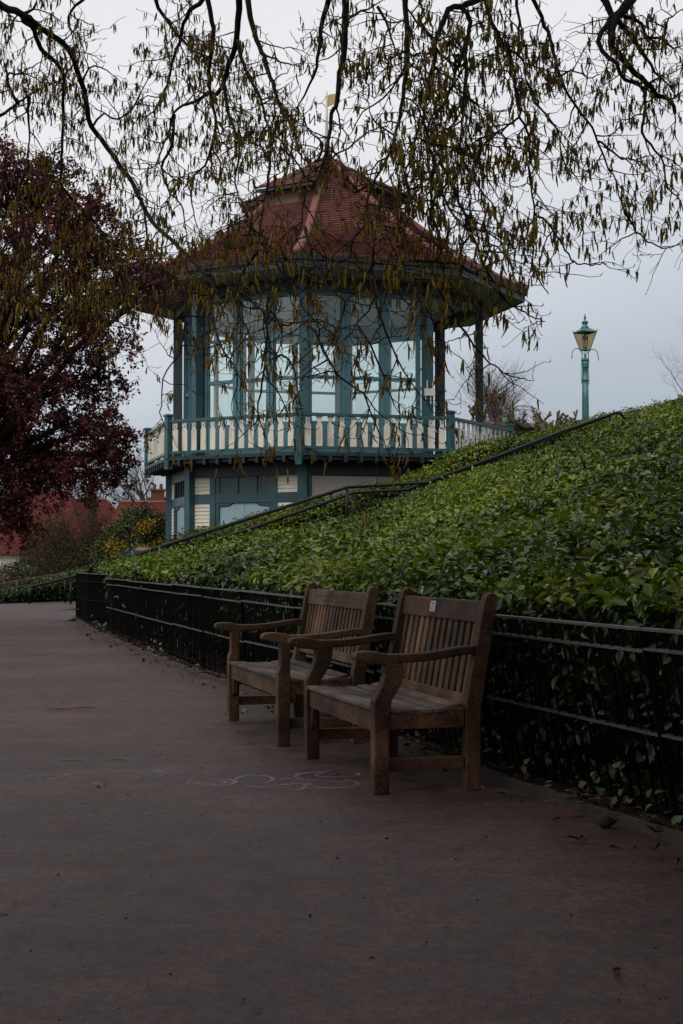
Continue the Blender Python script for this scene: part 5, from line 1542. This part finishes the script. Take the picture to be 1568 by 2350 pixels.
# crown lobes measured from the photo, as (x, y, depth shift, rx px, ry px)
LOBES = [(20, 420, 0, 130, 110, 1), (110, 430, .5, 110, 90, 1), (210, 470, -.6, 90, 90, 1), (60, 560, -1, 170, 120, 1.2), (230, 590, .4, 110, 110, 1), (310, 620, -.5, 75, 70, .7), (370, 650, -1.0, 60, 40, .45),
         (60, 720, .8, 190, 120, 1.2), (230, 730, -.8, 110, 90, .9), (60, 870, -.6, 190, 120, 1.15), (220, 860, .5, 95, 85, .65), (60, 1010, .6, 150, 110, 1.05), (200, 990, -.7, 90, 75, .6), (275, 1000, -.2, 45, 70, .45), (190, 1070, .4, 80, 40, .4), (40, 1125, -.3, 80, 75, .8), (30, 1190, .2, 45, 40, .45), (265, 1060, .1, 40, 30, .3), (110, 1080, 0, 75, 60, .55),
         (-120, 600, 0, 170, 260, 2), (-120, 950, 0, 150, 220, 1.6), (-280, 750, 0, 150, 330, 1.5)]
Pl, Nl = [], []
limbs, tw = MB(), MB()
mpp = PYY / FD
for (x, y, dz, rx, ry, wgt) in LOBES:
    c = at(x, y, PYY + dz) - Vector((PX, PYY, 0))
    lv = []
    q0 = Vector((.15, .1, 2.3)); m1 = q0.lerp(c, .5) + Vector((0, 0, .9 + .3 * rg.random()))
    pts = []
    for k in range(9):
        t = k / 8; pts.append(q0 * (1 - t) ** 2 + m1 * 2 * t * (1 - t) + c * t * t + Vector((rg.gauss(0, .05), rg.gauss(0, .05), rg.gauss(0, .05))) * (1 if 0 < k < 8 else 0))
    limbs.tube(pts, [.11 * (1 - .8 * k / 8) for k in range(9)], 6, False)
    nclu = int((36 if x < 110 and y > 800 else 26) * wgt * (rx * ry / 10000) ** .5) + 8
    for k in range(nclu):
        d = Vector((rg.gauss(0, 1), rg.gauss(0, 1), rg.gauss(0, 1))).normalized() * rg.random() ** .45
        e = c + Vector((d.x * rx * mpp, d.y * rx * mpp * .9, d.z * ry * mpp))
        s = pts[rg.randint(5, 8)]
        mid = s.lerp(e, .5) + Vector((rg.gauss(0, .12), rg.gauss(0, .12), .18))
        dr = Vector((rg.gauss(0, .12), rg.gauss(0, .12), -rg.uniform(.15, .55)))
        if x > 160: dr = dr * 1.2
        chain = [s, mid, e, e + dr * .5 + Vector((rg.gauss(0, .05), 0, 0)), e + dr]
        tw.tube(chain, [.022, .014, .010, .006, .004], 3, False)
        for j in range(4):
            tt = rg.random(); b0 = (mid.lerp(e, tt) if rg.random() < .5 else e.lerp(e + dr, tt)); sd = Vector((rg.gauss(0, .3), rg.gauss(0, .3), rg.gauss(-.08, .22))); b1 = b0 + sd
            tw.tube([b0, b0.lerp(b1, .5) + Vector((0, 0, .03)), b1], [.008, .006, .003], 3, False)
            for h in range(rg.randint(16, 26)):
                f = rg.random(); lv.append(tuple(b0.lerp(b1, f) + Vector((rg.gauss(0, .035), rg.gauss(0, .035), rg.gauss(0, .03)))))
        for h in range(24):
            f = rg.random(); lv.append(tuple(e.lerp(e + dr, f) + Vector((rg.gauss(0, .05), rg.gauss(0, .05), rg.gauss(0, .03)))))
    Pl += lv
limbs.raw('limb', M['bark'], root); tw.raw('twigs', M['twig'], root)
P = np.array(Pl); n = len(P)
tint = np.clip(.42 + .22 * np.sin(P[:, 0] * 1.7) * np.sin(P[:, 2] * 1.3 + 1) + g_.normal(0, .2, n), 0, .96); tint[g_.random(n) > .98] = 1
leaves('foliage', P, g_.normal(size=(n, 3)) + np.array([0, 0, .5]), .06 + .055 * g_.random(n), .5 + .1 * g_.random(n), tint, M['plum'], root, (DIA_V, DIA_T))

# ------------------------------------------------------------------ overhanging catkin tree
def zf(x, y): return 8.3 + 1.3 * math.sin(x / 230 + .6) + .7 * math.sin(y / 260 + x / 500)
BR = [  # (start radius px, points)
 (9, [(0, 12), (25, 22), (52, 33), (75, 50), (100, 70), (140, 95), (163, 120), (172, 145), (187, 190), (197, 230), (210, 290), (232, 320), (255, 350), (280, 385), (302, 415), (318, 452), (350, 510), (386, 543), (425, 582), (465, 622), (501, 641), (534, 661), (583, 697), (620, 727), (653, 747), (682, 739), (708, 737), (748, 743), (783, 755), (820, 745)]),
 (6, [(465, 622), (475, 640), (491, 658), (504, 694), (522, 725)]),
 (7, [(52, 33), (56, 48), (80, 70), (92, 110), (120, 135), (145, 170), (147, 215), (145, 280), (142, 350), (140, 430), (139, 500), (135, 560), (110, 640)]),
 (4, [(0, 262), (30, 245), (65, 220), (100, 200), (135, 185)]),
 (4, [(65, 220), (67, 320), (65, 380)]),
 (4, [(40, 240), (25, 205), (15, 175), (50, 165), (95, 142)]),
 (4, [(190, 0), (175, 15), (162, 30), (155, 50), (167, 85), (170, 120)]),
 (5, [(52, 33), (75, 20), (85, 0)]),
 (5, [(357, -10), (365, 20), (390, 55), (425, 100), (465, 130), (500, 150), (520, 165)]),
 (6, [(465, 0), (435, 25), (422, 55), (410, 100), (395, 145), (385, 190), (370, 225), (350, 255), (320, 270), (295, 270)]),
 (6, [(475, 0), (487, 50), (490, 85), (485, 130), (478, 170), (485, 215), (495, 280), (490, 320), (470, 380), (445, 400), (440, 450), (452, 520)]),
 (7, [(570, 0), (580, 60), (595, 105), (610, 145), (625, 190), (645, 250), (670, 285), (680, 330), (700, 370), (725, 370)]),
 (8, [(550, 0), (547, 50), (540, 110), (525, 150), (515, 185), (500, 215), (475, 215), (450, 235), (420, 240), (400, 262), (385, 310), (370, 345), (357, 380), (330, 385), (300, 385)]),
 (5, [(545, 90), (560, 150), (595, 220), (620, 300), (650, 330), (655, 390), (640, 430)]),
 (5, [(515, 185), (525, 260), (550, 340), (540, 420), (560, 480)]),
 (5, [(620, 300), (622, 360), (612, 440), (598, 520), (590, 580)]),
 (4, [(400, 262), (395, 330), (372, 385), (390, 440), (420, 480), (430, 560)]),
 (7, [(755, 0), (737, 65), (732, 115), (720, 175), (690, 235), (670, 255)]),
 (9, [(794, 0), (790, 100), (784, 150), (777, 184), (776, 216), (770, 245), (763, 262), (757, 295), (752, 337), (742, 372), (722, 420), (700, 450), (690, 520), (675, 560)]),
 (5, [(794, 60), (799, 40), (829, 25), (876, 2)]),
 (4, [(866, 15), (884, 50), (904, 100), (925, 140)]),
 (7, [(929, 0), (934, 65), (931, 150), (926, 220), (914, 280), (904, 330), (889, 363), (863, 414), (845, 462), (838, 528), (845, 560), (863, 586)]),
 (8, [(1094, 0), (1059, 15), (1029, 22), (1014, 60), (996, 95), (999, 125), (986, 170), (979, 220), (969, 280), (950, 330), (930, 400)]),
 (5, [(996, 95), (970, 62), (944, 30), (920, -10)]),
 (4, [(999, 110), (1024, 135), (1049, 155), (1064, 190)]),
 (6, [(1061, 20), (1079, 50), (1071, 95), (1059, 135), (1044, 170), (1034, 210), (1010, 250), (990, 290), (977, 315)]),
 (6, [(1069, 90), (1069, 175), (1064, 240), (1059, 300), (1056, 350), (1056, 392)]),
 (6, [(1114, 0), (1129, 50), (1149, 95), (1166, 118), (1171, 150), (1179, 185), (1189, 230), (1194, 270), (1214, 310), (1214, 380), (1224, 430), (1249, 470)]),
 (4, [(1184, 0), (1191, 50), (1189, 115), (1181, 165)]),
 (4, [(1166, 118), (1199, 135), (1209, 190)]),
 (5, [(1224, 0), (1244, 40), (1264, 90), (1274, 135), (1284, 175), (1309, 220), (1334, 260), (1359, 295), (1374, 325), (1389, 375), (1409, 400), (1421, 445), (1434, 485), (1444, 520)]),
 (14, [(1460, -20), (1429, 25), (1409, 45), (1404, 85), (1404, 110), (1429, 135), (1459, 165), (1484, 190), (1509, 215), (1539, 230), (1549, 260)]),
 (9, [(1384, -10), (1404, 30), (1429, 60), (1459, 95), (1484, 130), (1504, 165), (1534, 195), (1568, 235)]),
 (7, [(1404, 40), (1374, 95), (1414, 150), (1434, 180), (1474, 200), (1479, 260), (1474, 300), (1494, 330), (1524, 380), (1534, 430), (1564, 465), (1580, 520)]),
 (5, [(1434, 35), (1469, 55), (1484, 85), (1519, 85), (1534, 45), (1568, 20)]),
 (4, [(1519, 85), (1545, 110), (1568, 105)]),
 (5, [(977, 315), (995, 370), (1010, 425), (1032, 480), (1061, 520), (1105, 531), (1149, 557)]),
 (4, [(995, 370), (988, 462), (988, 572), (995, 645)]),
 (4, [(1010, 370), (1054, 462), (1083, 535), (1112, 608), (1156, 682), (1205, 718), (1250, 738)]),
 (3, [(1205, 310), (1215, 389), (1226, 487), (1222, 572), (1229, 627), (1259, 674)]),
 (3, [(1226, 487), (1270, 530), (1320, 600), (1392, 606)]),
 (4, [(708, 745), (724, 763), (754, 825), (783, 868), (836, 901), (846, 937), (872, 1000)]),
 (4, [(483, 690), (498, 766), (518, 815), (536, 836), (545, 886), (533, 918)]),
 (5, [(612, 640), (615, 690), (609, 807), (597, 903), (591, 941), (609, 1000)]),
 (4, [(609, 807), (662, 824), (679, 870), (690, 930)]),
 (3, [(430, 640), (425, 740), (413, 807), (392, 836), (375, 871), (372, 909), (369, 947), (375, 970)]),
 (4, [(863, 586), (850, 640), (870, 720), (900, 790), (925, 850), (960, 900)]),
 (4, [(930, 400), (940, 480), (925, 560), (940, 650), (985, 720), (1010, 780)]),
 (4, [(700, 520), (720, 600), (755, 660), (800, 690), (850, 700)]),
 (4, [(560, 480), (600, 560), (660, 610), (740, 640), (800, 640)]),
 (4, [(590, 580), (560, 620), (540, 680), (560, 740), (590, 800)]),
 (4, [(790, 560), (830, 620), (900, 650), (980, 640), (1040, 670)]),
 (4, [(940, 600), (1000, 600), (1060, 610), (1110, 640), (1160, 690)]),
 (3, [(995, 645), (1040, 720), (1095, 800), (1150, 850), (1205, 870)]),
 (3, [(820, 745), (850, 790), (880, 860), (905, 930)]),
 (3, [(1112, 608), (1130, 560), (1170, 600), (1185, 650)]),
 (4, [(140, 430), (190, 480), (240, 540), (265, 620), (300, 700)]),
 (4, [(135, 560), (180, 600), (200, 660), (250, 720), (300, 760)]),
 (4, [(110, 640), (60, 660), (20, 700), (-20, 720)]),
 (4, [(110, 640), (120, 700), (90, 760), (60, 790)]),
 (3, [(65, 380), (40, 450), (60, 540), (40, 620), (30, 700)]),
 (3, [(300, 415), (330, 480), (340, 560), (370, 640), (400, 720)]),
 (3, [(210, 290), (240, 260), (275, 275), (310, 240), (330, 200), (360, 150)]),
 (3, [(187, 190), (215, 150), (245, 160), (270, 180)]),
 (3, [(1209, 190), (1240, 250), (1280, 300), (1290, 360), (1330, 420)]),
 (3, [(1374, 325), (1420, 360), (1470, 370), (1500, 400)]),
 (3, [(1434, 485), (1470, 540), (1520, 570), (1560, 560)]),
 (3, [(600, 120), (640, 140), (690, 150), (700, 130)]),
 (3, [(725, 370), (760, 360), (800, 340), (850, 300), (890, 290)]),
 (3, [(725, 370), (740, 330), (710, 300), (700, 270)]),
 (4, [(780, 420), (820, 440), (850, 420), (870, 460), (920, 480)]),
 (3, [(1194, 270), (1150, 300), (1110, 330), (1100, 380), (1130, 430)]),
 (3, [(1056, 350), (1090, 420), (1130, 470), (1150, 520)]),
 (3, [(969, 280), (1000, 330), (1060, 340), (1120, 330), (1160, 350)]),
 (3, [(931, 150), (900, 200), (860, 240), (830, 260), (810, 300)]),
 (3, [(1284, 175), (1320, 160), (1350, 180), (1380, 170)]),
]
TX, TYY = 4.4, 9.6
cat_root = empty('catkin_tree', (TX, TYY, 0), 0, 'overhanging tree with bare drooping branches hung with brown catkins', 'tree')
CO = Vector(cat_root.location)
rg = random.Random(99)
mb = MB(); mb.tube([(0, 0, .1), (.05, -.05, 1.5), (-.1, -.1, 3.0), (-.35, -.2, 4.0)], [.38, .30, .27, .24], 14); mb.build('trunk', M['bark'], cat_root, True)
LM = [[(4.05, 9.4, 4.0), (2.8, 9.6, 5.2), (1.2, 9.7, 5.9), (-.6, 9.3, 6.1), (-2.4, 9.0, 5.9), (-3.6, 8.8, 5.3)],
      [(4.05, 9.4, 4.0), (3.2, 8.2, 4.9), (2.0, 7.4, 5.3), (.4, 7.2, 5.6), (-1.4, 7.4, 5.7), (-2.8, 7.6, 5.3)],
      [(4.05, 9.4, 4.0), (3.6, 9.0, 5.6), (2.2, 8.6, 6.6), (.2, 8.3, 6.9), (-1.6, 8.2, 6.6)]]
limb_nodes = []
for lm in LM:
    pts = []
    for a, b in zip(lm[:-1], lm[1:]):
        for k in range(6): pts.append(Vector(a).lerp(Vector(b), k / 6) + Vector((rg.gauss(0, .03), rg.gauss(0, .03), rg.gauss(0, .03))))
    pts.append(Vector(lm[-1]))
    limb_nodes += pts
    mb = MB(); mb.tube([p - CO for p in pts], [.17 - .13 * i / (len(pts) - 1) for i in range(len(pts))], 10); mb.build('limb', M['bark'], cat_root, True)
twigs, cats = MB(), []


def gap(x, y):
    """bare patches of sky between the branches in the photo"""
    s = 1.0
    for cx, cy, rx, ry in ((255, 90, 45, 75), (640, 110, 45, 60), (690, 200, 45, 40), (1230, 420, 60, 45), (1330, 90, 50, 60), (440, 480, 40, 60), (570, 420, 30, 30), (1290, 250, 40, 40), (1120, 430, 35, 25), (880, 230, 30, 30), (1480, 640, 120, 90), (1300, 680, 60, 60), (350, 640, 30, 30)):
        q = ((x - cx) / rx) ** 2 + ((y - cy) / ry) ** 2
        if q < 1: s = min(s, .25)
    if 480 < x < 1160 and 560 < y < 760: s *= .9 if y < 640 else .62
    if 560 < x < 930 and 380 < y < 560: s *= .75
    if x < 330 and 560 < y < 790: s *= 1.2
    if y > 800: s *= .62
    if 470 < x < 970 and 740 < y < 800: s *= .7
    if 1180 < x and y > 560: s *= .7
    return s


def to_px(p):
    d = p - Vector((0, 0, CAMZ))
    yc = d.y * _cp + d.z * _sp; zc = -d.y * _sp + d.z * _cp
    return 784 + FD * d.x / yc, 1175 - FD * zc / yc


def add_catkins(p, k):
    for j in range(k):
        L = rg.choice((1, 1, .85, .6)) * rg.uniform(.048, .086); a = rg.uniform(0, 6.28); s = rg.uniform(.0, .012)
        cats.append((p + Vector((math.cos(a) * s, math.sin(a) * s, -.003)), L, rg.uniform(.0035, .0051), rg.gauss(0, .2), rg.gauss(0, .2), rg.random()))


def twig(p, d, L, r0, lvl):
    n = max(3, int(L / .045)); q = p.copy(); pts, rad = [q], [r0]
    d = d.normalized()
    for k in range(n):
        d = (d + Vector((rg.gauss(0, .25), rg.gauss(0, .25), rg.gauss(0, .22) - .05 + .10 * (k / n)))).normalized()
        q = q + d * (L / n); pts.append(q); rad.append(r0 + (.0013 - r0) * (k + 1) / n)
    px, py = to_px(pts[-1])
    if any(1262 < q_[0] < 1440 and 640 < q_[1] < 1010 for q_ in (to_px(v) for v in pts[1:])): return
    if 690 < px < 805 and 185 < py < 335 and rg.random() < .8: return
    twigs.tube(pts, rad, 4 if lvl else 5, False)
    dn = gap(px, py)
    for k in range(1, n + 1):
        f = k / n
        if lvl < 2 and rg.random() < (.60 if lvl == 0 else .34) * min(1.2, dn + .2):
            dd = (pts[k] - pts[k - 1]).normalized()
            sd = Vector((rg.gauss(0, 1), rg.gauss(0, .8), rg.gauss(0, .75) - .1)); sd = (sd - dd * sd.dot(dd)).normalized()
            twig(pts[k], dd * .55 + sd * .85, L * rg.uniform(.28, .6), max(.002, rad[k] * .7), lvl + 1)
        if f > .3 and rg.random() < (.30 if lvl == 0 else .32) * dn:
            add_catkins(pts[k], rg.choice((1, 1, 2, 2, 3)))
    # bud at the tip, turned up
    if rg.random() < .6:
        t = pts[-1]; twigs.tube([t, t + d * .012 + Vector((0, 0, .006)), t + d * .02 + Vector((0, 0, .018))], [.0016, .0028, .001], 4, False)


for r0, pp in BR:
    P3 = []
    for x, y in pp: P3.append(at(x, y, zf(x, y)))
    # resample with gnarly wobble
    fine = []
    for i in range(len(P3) - 1):
        P_ = [P3[max(i - 1, 0)], P3[i], P3[i + 1], P3[min(i + 2, len(P3) - 1)]]
        m = max(2, int((P3[i + 1] - P3[i]).length / .05))
        for k in range(m):
            t = k / m
            v = .5 * ((2 * P_[1]) + (-P_[0] + P_[2]) * t + (2 * P_[0] - 5 * P_[1] + 4 * P_[2] - P_[3]) * t * t + (-P_[0] + 3 * P_[1] - 3 * P_[2] + P_[3]) * t ** 3)
            fine.append(v + Vector((rg.gauss(0, .003), rg.gauss(0, .012), rg.gauss(0, .003))))
    fine.append(P3[-1])
    R0 = r0 * .5 * zf(*pp[0]) / FD * 2.05
    nF = len(fine)
    endr = .003 if r0 < 12 else .012
    rad = [R0 + (endr - R0) * (i / (nF - 1)) ** .8 for i in range(nF)]
    main = [v - CO for v in fine]
    rr = list(rad)
    if pp[0][1] <= 12 or pp[0][0] <= 0:
        nd = min(limb_nodes, key=lambda q: (q - fine[0]).length); st = fine[0]
        d0 = (fine[0] - fine[min(4, nF - 1)]).normalized()
        mid = st + d0 * (nd - st).length * .5
        ext = []
        for k in range(8):
            t = k / 8; ext.append(nd * (1 - t) ** 2 + mid * 2 * t * (1 - t) + st * t * t)
        main = [v - CO for v in ext] + main; rr = [R0 * (1.6 - .6 * k / 8) for k in range(8)] + rr
    mb = MB(); mb.tube(main, rr, 7, True)
    mb.raw('branch', M['bark'], cat_root)
    # side twigs
    acc = 0.0
    for i in range(2, nF):
        acc += (fine[i] - fine[i - 1]).length
        x, y = to_px(fine[i]); dn = gap(x, y)
        step = .068 / max(.35, dn) * (1.35 if r0 > 7 and i < nF * .4 else 1.0)
        if acc > step * rg.uniform(.6, 1.4):
            acc = 0
            dd = (fine[i] - fine[i - 1]).normalized()
            sd = Vector((rg.gauss(0, 1), rg.gauss(0, .9), rg.gauss(0, .7))); sd = (sd - dd * sd.dot(dd)).normalized()
            twig(fine[i], dd * .5 + sd + Vector((0, 0, -.1)), rg.uniform(.13, .46) * (.8 if r0 < 4 else 1), min(.0055, rad[i] * .8), 0)
    if r0 < 12 and nF > 4:
        dd = (fine[-1] - fine[-3]).normalized(); twig(fine[-1], dd, .3, .0022, 0)
o = twigs.raw('twigs', M['twig'], cat_root); o.location = -CO; o['kind'] = 'stuff'
# catkins: slender drooping spindles
K, S = 5, 5
prof = np.array([.45, 1.0, .95, .8, .2]); zz = np.array([0, .18, .5, .8, 1.0])
C = np.array([(c[0].x - CO.x, c[0].y - CO.y, c[0].z - CO.z) for c in cats]); Lc = np.array([c[1] for c in cats]); Rc = np.array([c[2] for c in cats]); bx = np.array([c[3] for c in cats]); by = np.array([c[4] for c in cats]); ct = np.array([c[5] for c in cats])
ang = np.arange(S) * 2 * np.pi / S
n = len(C)
V = np.zeros((n, K, S, 3))
wob = 1 + .12 * nrg.normal(size=(n, K, 1))
V[..., 0] = C[:, None, None, 0] + (bx * Lc)[:, None, None] * zz[None, :, None] ** 2 + Rc[:, None, None] * prof[None, :, None] * wob * np.cos(ang)[None, None]
V[..., 1] = C[:, None, None, 1] + (by * Lc)[:, None, None] * zz[None, :, None] ** 2 + Rc[:, None, None] * prof[None, :, None] * wob * np.sin(ang)[None, None]
V[..., 2] = C[:, None, None, 2] - Lc[:, None, None] * zz[None, :, None]
T = []
for k in range(K - 1):
    for s in range(S):
        s2 = (s + 1) % S
        T += [(k * S + s, (k + 1) * S + s, (k + 1) * S + s2), (k * S + s, (k + 1) * S + s2, k * S + s2)]
T = (np.array(T)[None] + (np.arange(n) * K * S)[:, None, None]).reshape(-1, 3)
o = np_mesh('catkins', V.reshape(-1, 3), T, np.repeat(ct, K * S), M['catkin'], cat_root, False); o['kind'] = 'stuff'
# unseen leaf canopy added above and behind the camera to shade the foreground
CB = [(-3, -5, 8.3, 5, 4.5, 2.2), (1, -4, 8.6, 5, 5, 2.2), (5, -2, 8.2, 5, 5, 2.4), (-2.5, 1.0, 8.2, 5, 4, 2.0), (2.5, 3.0, 8.8, 5, 4, 2.0), (7, 4, 8.0, 4, 5, 2.6), (3.5, 8.0, 9.2, 5, 4, 1.9), (-1.5, 6.0, 9.0, 4, 3.4, 1.7), (8, 10, 8.0, 4, 4, 2.6), (-6, -2, 7.6, 3.5, 5, 2.0), (-4, -10, 5.0, 5, 2.5, 4.2), (3, -10.5, 5.0, 5, 2.5, 4.4), (8, -7, 5.0, 3, 4, 4), (-9.5, -5, 5.0, 2.5, 5, 4.2), (-11.5, 1, 5.0, 2.4, 4, 4.4)]
P, d_, _r = leaf_cloud(CB, 52000, 321, .15)
P = P[(P[:, 2] > 1.9 + .46 * np.maximum(P[:, 1], 0)) & ((P[:, 2] > 5.2) | (P[:, 1] < -5) | (P[:, 0] < -8)) & (P[:, 2] > .8)]
n2 = len(P)
o = leaves('shade_canopy', P - np.array(CO), nrg.normal(size=(n2, 3)) + np.array([0, 0, .6]), .16 + .16 * nrg.random(n2), .55 + .1 * nrg.random(n2), nrg.random(n2) * .6, M['catkin'], cat_root, (DIA_V, DIA_T)); o['kind'] = 'stuff'
print('catkins', n, 'twig verts', len(twigs.v))

# ------------------------------------------------------------------ render settings
sc.render.engine = 'CYCLES'
sc.cycles.max_bounces = 6; sc.cycles.diffuse_bounces = 3; sc.cycles.glossy_bounces = 2; sc.cycles.transparent_max_bounces = 12; sc.cycles.transmission_bounces = 2
sc.cycles.use_denoising = True
sc.view_settings.view_transform = 'Standard'; sc.view_settings.look = 'None'; sc.view_settings.exposure = 0; sc.view_settings.gamma = 1
